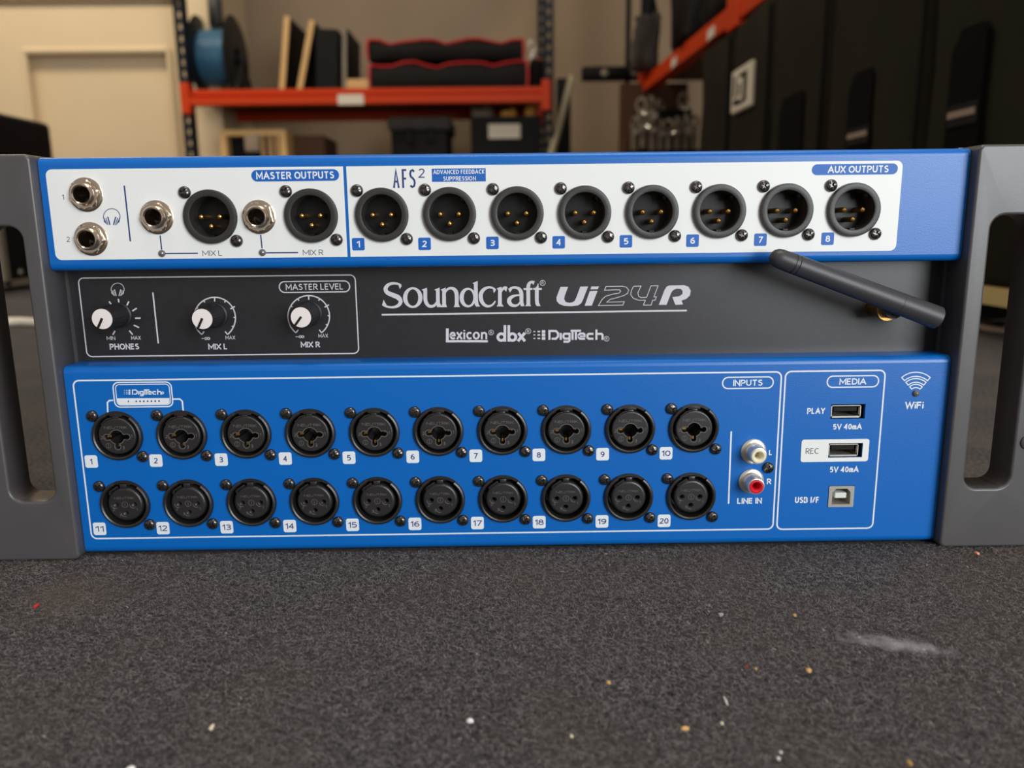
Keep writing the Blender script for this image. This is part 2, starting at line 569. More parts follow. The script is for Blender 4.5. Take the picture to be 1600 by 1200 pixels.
def carpet_nodes(mt, base, light, fine, island=False):
    nt = mt.node_tree
    b = nt.nodes['Principled BSDF']
    b.inputs['Roughness'].default_value = 0.9
    b.inputs['Specular IOR Level'].default_value = 0.2
    g = nt.nodes.new('ShaderNodeNewGeometry')
    n1 = nt.nodes.new('ShaderNodeTexNoise')
    n1.inputs['Scale'].default_value = fine
    n1.inputs['Detail'].default_value = 6
    n1.inputs['Roughness'].default_value = 0.75
    nt.links.new(g.outputs['Position'], n1.inputs['Vector'])
    r1 = nt.nodes.new('ShaderNodeValToRGB')
    r1.color_ramp.elements[0].position = 0.36
    r1.color_ramp.elements[1].position = 0.68
    r1.color_ramp.elements[0].color = base
    r1.color_ramp.elements[1].color = light
    nt.links.new(g.outputs['Random Per Island'] if island else n1.outputs['Fac'], r1.inputs['Fac'])
    # brown dust in soft clouds
    n2 = nt.nodes.new('ShaderNodeTexNoise')
    n2.inputs['Scale'].default_value = 14
    n2.inputs['Detail'].default_value = 4
    nt.links.new(g.outputs['Position'], n2.inputs['Vector'])
    r2 = nt.nodes.new('ShaderNodeValToRGB')
    r2.color_ramp.elements[0].position = 0.42
    r2.color_ramp.elements[1].position = 0.72
    r2.color_ramp.elements[0].color = (0, 0, 0, 1)
    r2.color_ramp.elements[1].color = (0.38, 0.38, 0.38, 1)
    nt.links.new(n2.outputs['Fac'], r2.inputs['Fac'])
    mx = nt.nodes.new('ShaderNodeMixRGB')
    mx.inputs[2].default_value = srgb(112, 99, 90)
    nt.links.new(r2.outputs['Color'], mx.inputs[0])
    nt.links.new(r1.outputs['Color'], mx.inputs[1])
    last = mx.outputs[0]
    # pale dusty scuff; brown patch at left puts warm light into the colour
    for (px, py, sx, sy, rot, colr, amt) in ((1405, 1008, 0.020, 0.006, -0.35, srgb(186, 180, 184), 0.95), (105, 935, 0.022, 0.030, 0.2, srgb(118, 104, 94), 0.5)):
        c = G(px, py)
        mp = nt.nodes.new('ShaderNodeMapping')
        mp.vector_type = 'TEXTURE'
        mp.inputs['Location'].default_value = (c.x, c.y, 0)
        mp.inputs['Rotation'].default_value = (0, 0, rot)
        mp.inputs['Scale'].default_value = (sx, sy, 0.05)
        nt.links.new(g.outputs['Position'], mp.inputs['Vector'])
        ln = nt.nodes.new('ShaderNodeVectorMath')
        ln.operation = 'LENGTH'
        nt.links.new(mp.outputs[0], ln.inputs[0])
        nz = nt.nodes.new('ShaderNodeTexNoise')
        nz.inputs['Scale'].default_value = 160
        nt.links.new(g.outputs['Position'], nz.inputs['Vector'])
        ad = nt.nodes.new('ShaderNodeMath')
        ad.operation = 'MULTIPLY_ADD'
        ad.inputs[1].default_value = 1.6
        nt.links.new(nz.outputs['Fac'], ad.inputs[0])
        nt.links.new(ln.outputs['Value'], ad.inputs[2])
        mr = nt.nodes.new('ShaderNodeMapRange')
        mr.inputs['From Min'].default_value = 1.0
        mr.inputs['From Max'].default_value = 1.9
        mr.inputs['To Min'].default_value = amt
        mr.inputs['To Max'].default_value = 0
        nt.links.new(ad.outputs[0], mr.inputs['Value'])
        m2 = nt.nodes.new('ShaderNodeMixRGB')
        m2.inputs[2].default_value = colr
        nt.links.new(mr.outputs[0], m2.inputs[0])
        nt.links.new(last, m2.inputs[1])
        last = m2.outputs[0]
    nt.links.new(last, b.inputs['Base Color'])
    bp = nt.nodes.new('ShaderNodeBump')
    bp.inputs['Strength'].default_value = 0.8
    bp.inputs['Distance'].default_value = 0.002
    nt.links.new(n1.outputs['Fac'], bp.inputs['Height'])
    nt.links.new(bp.outputs['Normal'], b.inputs['Normal'])


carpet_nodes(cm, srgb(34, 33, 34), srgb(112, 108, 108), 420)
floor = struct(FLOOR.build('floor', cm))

YB = 4.25    # rear wall
YD = 3.75    # door plane
xe = P(352, 240, YD).x
# cream door with a sunk panel
d1 = MB()
a = P(30, 70, YD); b = P(268, 70, YD)
zt = P(100, 80, YD).z
xl, xr = P(38, 90, YD).x, P(265, 90, YD).x
dl, dr = -2.75, P(296, 120, YD).x
ZT = 1.25
d1.box(dl, xl, YD, YD + 0.05, 0, 2.2)
d1.box(xr, dr, YD, YD + 0.05, 0, 2.2)
d1.box(xl, xr, YD, YD + 0.05, zt, 2.2)
d1.box(xl, xr, YD, YD + 0.05, 0, 0.12)
door = struct(d1.build('door_1', M['wall_beige']))
dp = MB().box(xl, xr, YD + 0.045, YD + 0.06, 0.12, zt)
o = dp.build('door_panel', M['wall_beige'], door)
dm = MB()
for (p, q) in (((xl, zt), (xr, zt)), ((xl, 0.12), (xl, zt)), ((xr, 0.12), (xr, zt))):
    dm.tube([(p[0], YD, p[1]), (q[0], YD, q[1])], 0.016, 8)
dm.build('moulding', M['wall_beige'], door, smooth=40)
struct(MB().box(-3.2, dl, YD, YD + 0.05, 0, 2.8).build('wall_left', M['wall_beige']))
wc = MB().box(dr, xe, YD + 0.0, YD + 0.08, 0, 2.8)
wc.box(dl, dr, YD, YD + 0.05, 2.2, 2.8)
wc.box(xe - 0.05, xe, YD + 0.08, YB, 0, 2.8)
struct(wc.build('wall_corner', M['wall_beige']))
struct(MB().box(xe - 0.05, 2.6, YB, YB + 0.05, 0, 2.8).build('wall_back', M['wall_shade']))
struct(MB().box(2.55, 2.6, 0.0, YB, 0, 2.8).build('wall_right', M['wall_shade']))
tr = MB().box(-2.8, dr, YD - 0.02, YD, P(100, 4, YD).z, P(100, 4, YD).z + 0.02)
struct(tr.build('trim_1', M['deck']))

# ================================================================== MIXER
mixer = thing('rack_mixer', 'blue and white audio mixer with rows of black sockets and grey side handles', 'mixer')
ZO = 0.0015           # gap between the carpet base and the sheet metal
RY = 0.015            # depth of the recessed black panel
HW = 0.2103
ztop = 0.189 + ZO
zu0 = 0.1384 + ZO
zl1 = 0.0938 + ZO
zl0 = ZO
rowA, rowB, rowC = 0.1622 + ZO, 0.0596 + ZO, 0.0250 + ZO
outs = [P(px, py, -0.0022) for px, py in [(327, 338.5), (485, 337), (596, 336), (702, 335), (808, 334), (913, 333), (1019, 332), (1125, 329.5), (1230.6, 328), (1336, 327)]]
pa = (outs[9].x - outs[2].x) / 7
outX = [outs[0].x, outs[1].x] + [outs[2].x + pa * k for k in range(8)]
zA = sum(p.z for p in outs) / 10
cb = [P(181.5, 681.5, -0.0018), P(1085, 671, -0.0018)]
fb = [P(193.8, 789, -0.0018), P(1080.7, 777.5, -0.0018)]
inX = [cb[0].x + (cb[1].x - cb[0].x) * k / 9 for k in range(10)]
inX2 = [fb[0].x + (fb[1].x - fb[0].x) * k / 9 for k in range(10)]
zB = (cb[0].z + cb[1].z) / 2
zC = (fb[0].z + fb[1].z) / 2
jacks = [P(131.5, 304, -0.002), P(139.5, 373.5, -0.002), P(242.5, 339.5, -0.002), P(403, 339, -0.002)]


def panel(name, z0, z1, holes, r=0.0032):
    mb = MB()
    mb.flat([(-HW, z0 + r), (HW, z0 + r), (HW, z1 - r), (-HW, z1 - r)], holes, 0.0)
    # rounded folds running back
    for top in (0, 1):
        prof = []
        for k in range(7):
            t = PI / 2 * k / 6
            yy = r - r * math.cos(t)
            zz = (z1 - r + r * math.sin(t)) if top else (z0 + r - r * math.sin(t))
            prof.append((yy, zz))
        prof.append((0.032, prof[-1][1]))
        vs = []
        for yy, zz in prof:
            vs += [(-HW, yy, zz), (HW, yy, zz)]
        fs = []
        for i in range(len(prof) - 1):
            q = (2 * i, 2 * i + 1, 2 * i + 3, 2 * i + 2)
            fs.append(q if top else q[::-1])
        mb.add(vs, fs)
    # hole lips
    for h in holes:
        n = len(h)
        mb.add([(p[0], 0, p[1]) for p in h] + [(p[0], 0.0016, p[1]) for p in h],
               [(k, (k + 1) % n, n + (k + 1) % n, n + k) for k in range(n)])
    return mb.build(name, M['blue'], mixer, smooth=50)


hA = [circ(x, zA, 0.0108) for x in outX] + [circ(p.x, p.z, 0.005, 20) for p in jacks]
usbA = [P(1325, 643, 0), P(1321, 703.5, 0)]
usbB = P(1314, 775.5, 0)
hB = [circ(x, zB, 0.0108) for x in inX] + [circ(x, zC, 0.0108) for x in inX2]
for u in usbA:
    hB.append([(u.x - .0083, u.z - .0036), (u.x + .0083, u.z - .0036), (u.x + .0083, u.z + .0036), (u.x - .0083, u.z + .0036)])
hB.append([(usbB.x - .0064, usbB.z - .0056), (usbB.x + .0064, usbB.z - .0056), (usbB.x + .0064, usbB.z + .0056), (usbB.x - .0064, usbB.z + .0056)])
up = panel('upper_panel', zu0, ztop, hA)
lp = panel('lower_panel', zl0, zl1, hB)
MB().box(-HW, HW, RY, RY + 0.002, zl1 - 0.004, zu0 + 0.004).build('recessed_panel', M['black_panel'], mixer)
MB().box(-0.2101, 0.2101, 0.033, 0.135, 0.003, 0.1885).build('chassis', M['blk'], mixer)

# grey side handles
lx = [P(50, 500, -.0055), P(85, 760, -.0055), P(34, 380, -.0055)]
cutr = sum(p.x for p in lx) / 3
cutl = P(5, 700, -.0055).x
rl = [P(1533, 520, -.0055), P(1508, 740, -.0055), P(1522, 610, -.0055)]
rcl = sum(p.x for p in rl) / 3
rcr = P(1584, 700, -.0055).x
ct = P(15, 354, -.0055).z
cbm = P(60, 784, -.0055).z
ctr = P(1580, 336, -.0055).z
cbr = P(1550, 763, -.0055).z
print('CUT', cutl, cutr, rcl, rcr, ct, cbm, ctr, cbr)
for sgn, c0, c1, z0c, z1c in ((-1, cutl, cutr, cbm, ct), (1, rcl, rcr, cbr, ctr)):
    xi, xo = sgn * 0.2106, sgn * 0.268
    x0, x1 = min(xi, xo), max(xi, xo)
    hole = rrect(c0, c1, z0c, z1c, 0.0062, 7)[::-1]
    mb = MB()
    plate(mb, rrect(x0, x1, 0.0005, 0.1915, 0.0026, 4), [hole], -0.0055, 0.0115, 0.0014)
    if sgn < 0:
        mb.box(x1 - 0.011, x1, 0.0114, 0.135, 0.0005, 0.1915)
    else:
        mb.box(x0, x0 + 0.011, 0.0114, 0.135, 0.0005, 0.1915)
    o = fixn(mb.build('side_handle', M['cheek'], mixer, smooth=45))
    o.modifiers.new('wn', 'WEIGHTED_NORMAL').keep_sharp = True

# ---- socket screw
def screw_mesh():
    mb = MB()
    n = 24
    rings = []
    star = [0.0008 + 0.0011 * max(0, math.cos(4 * 2 * PI * k / n)) for k in range(n)]
    for r, y in ((0.0028, 0.0), (0.0028, -0.0007), (0.0025, -0.0013), (0.0021, -0.0017)):
        rings.append([(r * math.cos(2 * PI * k / n), y, r * math.sin(2 * PI * k / n)) for k in range(n)])
    rings.append([(star[k] * math.cos(2 * PI * k / n), -0.0019, star[k] * math.sin(2 * PI * k / n)) for k in range(n)])
    rings.append([(star[k] * .8 * math.cos(2 * PI * k / n), -0.0008, star[k] * .8 * math.sin(2 * PI * k / n)) for k in range(n)])
    vs = [q for r in rings for q in r]
    fs = []
    for i in range(5):
        for k in range(n):
            k2 = (k + 1) % n
            fs.append((i * n + k, i * n + k2, (i + 1) * n + k2, (i + 1) * n + k))
    fs.append(tuple(5 * n + k for k in range(n))[::-1])
    mb.add(vs, fs)
    return mb


SCREW = fixn(screw_mesh().build('screw', M['screw'], None, smooth=35))


def add_screw(parent, x, z, y=0.0):
    c = SCREW.copy()
    COL.objects.link(c)
    c.parent = parent
    c.location = (x, y, z)
    c.rotation_euler = (0, random.uniform(0, 1.5), 0)
    return c


# ---- male three-pin socket
def male():
    mb = MB()
    mb.lathe([(.0121, 0), (.0121, -.0016), (.0118, -.0021), (.0115, -.0022), (.0095, -.0022), (.0092, -.0021), (.0090, -.0017), (.0089, .009)], 48)
    o = fixn(mb.build('output_socket', M['xlr'], mixer, smooth=40))
    ib = MB()
    ib.lathe([(.0089, .0080), (0.0001, .0080)], 32)
    ib.box(-.0011, .0011, -.0008, .006, -.0090, -.0082)
    ib.lathe([(.0016, -.0006), (.0016, .010)], 12, c=(.0062, 0, .0066))
    ib.lathe([(.0016, -.0006), (0, -.0006)], 12, c=(.0062, 0, .0066))
    fixn(ib.build('insert', M['xlr_in'], o, smooth=40))
    for (x, z) in ((-.0042, 0), (.0042, 0), (0, -.0043)):
        pb = MB().lathe([(.00125, .0079), (.00125, -.0002), (.0011, -.0009), (.0007, -.0013), (.0001, -.0015)], 14, c=(x, 0, z))
        fixn(pb.build('pin', M['gold'], o, smooth=60))
    add_screw(o, -.0109, .0109)
    add_screw(o, .0109, -.0109)
    return o


def hole_plate(mb, R, hloops, yf, depth, edge=.0008):
    outer = circ(0, 0, R - edge, 40)
    mb.flat(outer, hloops, yf)
    mb.lathe([(R - edge, yf)] + [(R - edge + edge * math.sin(k * PI / 10), yf + edge - edge * math.cos(k * PI / 10)) for k in range(1, 6)] + [(R, yf + depth)], 40)
    for h in hloops:
        n = len(h)
        mb.add([(p[0], yf, p[1]) for p in h] + [(p[0], yf + depth, p[1]) for p in h],
               [(k, (k + 1) % n, n + (k + 1) % n, n + k) for k in range(n)])


RING_G0, RING_G1 = math.radians(118), math.radians(52 + 360)


def bezel(name):
    mb = MB()
    mb.lathe([(.0121, 0), (.0121, -.0009), (.0117, -.0017), (.0110, -.0020), (.0104, -.0016), (.0102, .0000), (.0102, .012)], 48, RING_G0, RING_G1, capends=True)
    # lower rim where the latch sits
    mb.lathe([(.0121, 0), (.0120, -.0005), (.0108, -.0005), (.0104, .0003), (.0102, .012)], 16, math.radians(52), RING_G0)
    mb.lathe([(.0104, .0119), (.0001, .0119)], 32)
    return fixn(mb.build(name, M['bezel'], mixer, smooth=40))


def combo():
    o = bezel('combo_input_socket')
    # keyhole opening
    hl = []
    for k in range(144):
        th = 2 * PI * k / 144
        r = .0033
        for la, d, lr in ((PI, .0045, .0014), (0, .0045, .0014), (1.5 * PI, .0045, .0014)):
            ph = (th - la + PI) % (2 * PI) - PI
            if abs(ph) < 0.5 and (lr * lr - (d * math.sin(ph)) ** 2) > 0:
                r = max(r, d * math.cos(ph) + math.sqrt(lr * lr - (d * math.sin(ph)) ** 2))
        hl.append((r * math.cos(th), r * math.sin(th) - .0004))
    mb = MB()
    hole_plate(mb, .0090, [hl], -.0012, .013)
    flatfront(fixn(mb.build('insert', M['insert'], o, smooth=50)))
    # relief rim and marks
    rb = MB()
    rb.stroke([(p[0] * 1.07, p[1] * 1.07) for p in hl], .0003, -.00128, True)
    text_to(rb, 'NEUTRIK', 0, .0043, .0112, .0013, -.00128, .01, 0, 1.1)
    text_to(rb, '2', -.0071, -.0005, .0011, .0016, -.00128, .01)
    text_to(rb, '1', .0071, 0, .0007, .0015, -.00128, .01)
    text_to(rb, '3', .0027, -.0057, .0011, .0017, -.00128, .02)
    rb.stroke(circ(-.0044, -.0046, .0012, 16), .0002, -.00128, True)
    rb.stroke([(-.0044, -.0036), (-.0044, -.0056)], .0002, -.00128)
    rb.build('raised_marks', M['relief'], o)
    gb = MB()
    gb.rbox(-.0054, -.0034, .0004, .006, -.0009, .0004, .0002, 1)
    gb.rbox(-.0006, .0006, .0004, .006, -.0056, -.0040, .0002, 1)
    gb.rbox(.0040, .0052, .002, .006, -.0008, .0002, .0002, 1)
    gb.build('contact', M['gold'], o)
    vb = MB().lathe([(.0060, .0112), (.0001, .0112)], 20)
    lb = MB()
    lb.rbox(-.0030, .0030, -.0004, .006, .0093, .0112, .0003, 2)
    lb.rbox(-.0014, .0014, -.0012, .005, .0086, .0096, .0003, 2)
    lb.tube([(-.0068, -.0011, .0058), (-.0040, -.0014, .0084), (-.0016, -.0012, .0090)], .0004, 6)
    lb.build('latch', M['insert'], o, smooth=40)
    add_screw(o, -.0110, .0090 + .0008)
    add_screw(o, .0110, -.0105)
    return o


def female():
    o = bezel('input_socket')
    hs = [circ(-.0044, -.0001, .00125, 18), circ(.0044, -.0001, .00125, 18), circ(0, -.0044, .00125, 18)]
    mb = MB()
    hole_plate(mb, .0086, hs, -.0008, .0127, .0014)
    flatfront(fixn(mb.build('insert', M['insert'], o, smooth=50)))
    rb = MB()
    text_to(rb, 'NEUTRIK', 0, .0033, .0098, .0011, -.00088, .005, 0, 1.1)
    rb.stroke(circ(0, .0000, .0014, 20), .0002, -.00088, True)
    rb.stroke([(0, .0008), (0, -.0008)], .0002, -.00088)
    text_to(rb, '2', -.0056, -.0025, .0010, .0014, -.00088, .005)
    text_to(rb, '1', .0056, -.0025, .0006, .0014, -.00088, .005)
    text_to(rb, '3', -.0026, -.0052, .0010, .0014, -.00088, .005)
    for hx, hz in ((-.0044, 0), (.0044, 0), (0, -.0044)):
        c = [(hx - .0003 + .0018 * math.cos(t), hz - .0001 + .0018 * math.sin(t)) for t in [PI * (0.95 + 0.7 * k / 8) for k in range(9)]]
        rb.stroke(c, [.0001, .0002, .0003, .0003, .0003, .0003, .0003, .0002, .0001], -.00086)
    rb.build('raised_marks', M['relief'], o)
    lb = MB()
    lb.rbox(-.0016, .0016, -.0010, .005, .0083, .0104, .0004, 2)
    lb.rbox(-.0038, .0038, .0002, .006, .0096, .0112, .0003, 2)
    lb.tube([(-.0070, -.0008, .0060), (-.0052, -.0014, .0074), (-.0024, -.0012, .0092)], .0005, 6)
    lb.tube([(-.0066, -.0010, .0052), (-.0060, -.0014, .0072)], .0006, 6)
    lb.build('latch', M['insert'], o, smooth=40)
    add_screw(o, -.0117, .0092)
    add_screw(o, .0109, -.0107)
    return o


pm = male()
for i, x in enumerate(outX):
    o = pm if i == 0 else dup(pm, mixer)
    o.location = (x, 0, zA)
pc = combo()
for i, x in enumerate(inX):
    o = pc if i == 0 else dup(pc, mixer)
    o.location = (x, 0, zB)
pf = female()
for i, x in enumerate(inX2):
    o = pf if i == 0 else dup(pf, mixer)
    o.location = (x, 0, zC)

# ---- 1/4 inch jacks
def jack():
    mb = MB()
    mb.lathe([(.0076, 0), (.0076, -.0005), (.0070, -.0008), (.0060, -.0008)], 36)
    o = fixn(mb.build('jack_socket', M['nickel'], mixer, smooth=40))
    nb = MB()
    n = 6
    hexo = [(.0070 * math.cos(PI / 3 * k + .25), .0070 * math.sin(PI / 3 * k + .25)) for k in range(6)]
    # chamfered hex nut: polygon sampled round so the chamfer is circular
    N = 48
    ro, rf = [], []
    for k in range(N):
        t = 2 * PI * k / N
        u = ((t - .25) % (PI / 3)) - PI / 6
        rh = .0070 * math.cos(PI / 6) / math.cos(u)
        ro.append(rh)
        rf.append(min(rh, .00615))
    rings = [[(ro[k], -.0007) for k in range(N)], [(ro[k], -.0026 - (.00070 - (ro[k] - .0061)) * .4) for k in range(N)], [(rf[k], -.0031) for k in range(N)], [(.0050, -.0031) for k in range(N)]]
    vs = []
    for r in rings:
        for k, (rr, yy) in enumerate(r):
            t = 2 * PI * k / N
            vs.append((rr * math.cos(t), yy, rr * math.sin(t)))
    fs = [(i * N + k, i * N + (k + 1) % N, (i + 1) * N + (k + 1) % N, (i + 1) * N + k) for i in range(3) for k in range(N)]
    nb.add(vs, fs)
    fixn(nb.build('hex_nut', M['nickel'], o, smooth=30))
    bb = MB()
    prof = [(.0052, -.0030)]
    for k in range(4):
        prof += [(.0050, -.0031 - k * .00045), (.0048, -.00333 - k * .00045)]
    prof += [(.0046, -.0050), (.0042, -.0051), (.0037, -.0046), (.0035, -.0038), (.0034, .012)]
    bb.lathe(prof, 36)
    fixn(bb.build('threaded_bush', M['nickel'], o, smooth=25))
    kb = MB().lathe([(.0034, .010), (.0001, .010)], 20)
    kb.box(-.003, .003, .005, .006, -.0026, -.0016)
    kb.build('contact_spring', M['xlr_in'], o)
    return o


pj = jack()
for i, p in enumerate(jacks):
    o = pj if i == 0 else dup(pj, mixer)
    o.location = (p.x, 0, p.z)
    o.rotation_euler = (0, (0, .35, .15, .6)[i], 0)

# ---- phono sockets
for px, py, mm, lab in ((1177, 705, M['rca_w'], 'silver phono socket with cream centre'), (1173.5, 751.5, M['rca_r'], 'silver phono socket with red centre')):
    c = P(px, py, 0)
    mb = MB().lathe([(.0062, 0), (.0062, -.0006), (.0056, -.0011), (.0048, -.0012), (.0046, -.0028), (.0041, -.0032), (.0041, -.0080), (.0039, -.0085), (.0035, -.0086)], 36)
    o = fixn(mb.build('phono_socket', M['chrome'], mixer, smooth=35, loc=(c.x, 0, c.z)))
    o['label'] = lab
    ib = MB().lathe([(.0035, -.0082), (.0034, -.0088), (.0026, -.0089), (.0019, -.0084), (.0016, -.0076), (.0016, -.002), (.0001, -.002)], 28)
    fixn(ib.build('centre_ring', mm, o, smooth=40))
c = P(1200, 730.5, 0)
add_screw(mixer, c.x, c.z)

# ---- usb ports
for u in usbA:
    mb = MB()
    wx, wz, t = .0072, .0030, .0004
    x0 = -.0008
    for (a0, a1, b0, b1) in ((x0 - wx, x0 + wx, wz - t, wz), (x0 - wx, x0 + wx, -wz, -wz + t), (x0 - wx, x0 - wx + t, -wz, wz), (x0 + wx - t, x0 + wx, -wz, wz)):
        mb.box(a0, a1, .0004, .011, b0, b1)
    mb.box(x0 - wx + .0004, x0 + wx - .001, -.0001, .0006, -wz, -wz + .0008)
    o = mb.build('usb_port', M['chrome'], mixer, loc=(u.x, 0, u.z))
    MB().rbox(x0 - .0060, x0 + .0056, .001, .010, -.0002, .0022, .0003, 1).build('tongue', M['xlr_in'], o)
    MB().box(-.0083, .0083, .0108, .0115, -.0036, .0036).build('port_back', M['void'], o)
    MB().box(x0 + .0062, x0 + .0068, .0008, .008, -.0016, .0018).build('side_spring', M['nickel'], o)
mb = MB()
ob = rrect(-.0062, .0062, -.0054, .0054, .0004, 2)
ih = [(-.0045, -.0040), (.0045, -.0040), (.0045, .0022), (.0028, .0040), (-.0028, .0040), (-.0045, .0022)][::-1]
plate(mb, ob, [ih], -.0004, .010)
o = mb.build('usb_square_port', M['chrome'], mixer, loc=(usbB.x, 0, usbB.z))
MB().rbox(-.0028, .0030, .0006, .009, -.0012, .0016, .0003, 1).build('tongue', M['usb_w'], o)
MB().box(-.0045, .0045, .0095, .0099, -.0040, .0040).build('port_back', M['steel'], o)

# ---- knobs
KN = None
for px, py, ang in ((187, 492, 0.50), (336.5, 492, 0.48), (484, 489.5, 0.66)):
    c = P(px, py, RY)
    if KN is None:
        mb = MB()
        N = 72
        prof = [(.0061, 0), (.0061, -.0012), (.0055, -.0016), (.0055, -.0034)]
        mb.lathe(prof, N)
        rings = []
        for r, y, amp in ((.0055, -.0034, 0), (.0054, -.0042, .00022), (.0051, -.0160, .00020), (.0050, -.0168, 0), (.0047, -.0172, 0)):
            rings.append([((r + amp * math.cos(k * PI * 2 / 3)), y) for k in range(N)])
        vs = []
        for r in rings:
            for k, (rr, yy) in enumerate(r):
                t = 2 * PI * k / N
                vs.append((rr * math.cos(t), yy, rr * math.sin(t)))
        mb.add(vs, [(i * N + k, i * N + (k + 1) % N, (i + 1) * N + (k + 1) % N, (i + 1) * N + k) for i in range(4) for k in range(N)])
        KN = fixn(mb.build('level_knob', M['knob'], mixer, smooth=50))
        cb_ = MB().lathe([(.0048, -.0165), (.0047, -.0173), (.0001, -.0174)], 36)
        fixn(cb_.build('knob_cap', M['knob_white'], KN, smooth=50))
        q = MB().box(-.0005, .0005, -.0178, -.0172, -.0048, 0.0004)
        q.box(-.0005, .0005, -.0176, -.013, -.0055, -.0046)
        q.build('pointer', M['void'], KN)
        o = KN
    else:
        o = dup(KN, mixer)
    o.location = (c.x, RY, c.z)
    o.rotation_euler = (0, ang, 0)

# ---- antenna
A0 = P(1203, 398.5, -.011)
A1 = P(1466, 497, -.009)
d = (A1 - A0)
L = d.length
mb = MB()
q = Matrix((d.normalized(), Vector((0, 1, 0)).cross(d.normalized()).normalized() * -1, Vector((0, -1, 0)))).transposed()
seg = [(0, .0001), (.0004, .0016), (.0014, .0030), (.003, .0040), (.005, .0044), (.0108, .0046), (.011, .0043), (.0113, .0043), (.0115, .0046), (.0130, .0046), (.0132, .0043), (.0135, .0046), (L * .76, .0051), (L * .761, .0050), (L * .762, .0051), (L - .0006, .0053), (L, .0047)]
an = MB()
vs = []
n = 28
dn = d.normalized()
e1 = Vector((0, -1, 0))
e1 = (e1 - dn * e1.dot(dn)).normalized()
e2 = dn.cross(e1)
for t, r in seg:
    for k in range(n):
        a = 2 * PI * k / n
        vs.append(A0 + dn * t + e1 * math.cos(a) * r + e2 * math.sin(a) * r)
fs = [(i * n + k, i * n + (k + 1) % n, (i + 1) * n + (k + 1) % n, (i + 1) * n + k) for i in range(len(seg) - 1) for k in range(n)]
fs.append(tuple((len(seg) - 1) * n + k for k in range(n)))
an.add(vs, fs)
ant = fixn(an.build('antenna', M['ant'], mixer, smooth=35))
g0 = P(1396, 484, -0.003)
hb = MB()
hb.lathe([(.0001, 0), (.0042, 0), (.0042, .006), (.0046, .0062), (.0046, .010)], 24, c=(g0.x, -.004, g0.z))
fixn(hb.build('hinge', M['ant'], ant, smooth=40))
gb = MB()
gb.lathe([(.0001, .0), (.0048, .0), (.0050, .0004), (.0050, .0016), (.0040, .0018), (.0040, .0140)], 24, c=(g0.x - .0008, .0008, g0.z - .0008))
fixn(gb.build('threaded_connector', M['gold'], ant, smooth=30))

# ================================================================== PRINT
e1_, e2_, e3_ = -.00010, -.00022, -.00034


def seg_print(name, mb, mm, label=None, parent=None):
    o = mb.build(name, mm, parent or mixer)
    if label:
        o['label'] = label
    return o


# white output panel in two halves with the blue gap between
xw0, xw1 = P(71, 265, 0).x, P(1411, 252, 0).x
xw0b = P(86, 395, 0).x
xw0 = (xw0 + xw0b) / 2
zw1 = (P(300, 262.5, 0).z + P(1300, 252, 0).z) / 2
zw0 = (P(300, 403.5, 0).z + P(1300, 393.3, 0).z) / 2
gx = (P(539.5, 262, 0).x + P(544.5, 400, 0).x) / 2
R3 = .0028
r_ = rrect(xw0, gx - .0007, zw0, zw1, R3)
left = [p for p in rrect(xw0, gx - .0007, zw0, zw1, R3) if p[0] < xw0 + .01]
left = [(gx - .0007, zw0), (gx - .0007, zw1)] + left
right = [p for p in rrect(gx + .0007, xw1, zw0, zw1, R3) if p[0] > xw1 - .01]
k0 = [p for p in right if p[1] > (zw0 + zw1) / 2]
k1 = [p for p in right if p[1] <= (zw0 + zw1) / 2]
right = k1 + k0 + [(gx + .0007, zw1), (gx + .0007, zw0)]
hL = [circ(x, zA, 0.0108) for x in outX[:2]] + [circ(p.x, p.z, 0.005, 20) for p in jacks]
hR = [circ(x, zA, 0.0108) for x in outX[2:]]
seg_print('output_legend', MB().flat(left, hL, e1_), M['white'], 'white printed area around the master outputs')
seg_print('output_legend', MB().flat(right, hR, e1_), M['white'], 'white printed area around the eight aux outputs')


def badge(cx, cy, w, h, r, base, txt, tw, th, tcol, plane=0.0, lay=(e2_, e3_), bold=0.02, name='heading_badge', dx=0, dy=0, shear=0):
    o = seg_print(name, MB().flat(prect(cx, cy, w, h, r, plane), [], plane + lay[0]), base)
    tb = MB()
    ptext(tb, txt, cx + dx, cy + dy, tw, th, plane, plane + lay[1], bold, shear)
    tb.build('lettering', tcol, o)
    return o


badge(461.5, 274, 137, 18, 8.6, M['ink_blue'], 'MASTER OUTPUTS', 122, 11.5, M['ink'], bold=.035)
badge(1335.5, 264.5, 134, 17, 8.2, M['ink_blue'], 'AUX OUTPUTS', 95, 11, M['ink'], bold=.035, dx=5)
o = badge(717, 273.5, 84, 20.5, 0.4, M['ink_blue'], 'ADVANCED FEEDBACK', 80, 6.8, M['ink'], bold=.025, dy=-5)
tb = MB()
ptext(tb, 'SUPPRESSION', 718, 279, 51, 6.8, 0, e3_, .025)
tb.build('lettering', M['ink'], o)
for k, (px, py) in enumerate([(560, 381.5), (663.5, 381), (769.5, 379.5), (873, 378.5), (978, 377), (1082, 376), (1188, 374.5), (1293, 373)]):
    badge(px, py, 19.5, 19.5, 2.5, M['ink_blue'], str(k + 1), 6 if k == 0 else 7.5, 10, M['ink'], bold=.035, name='number_badge')
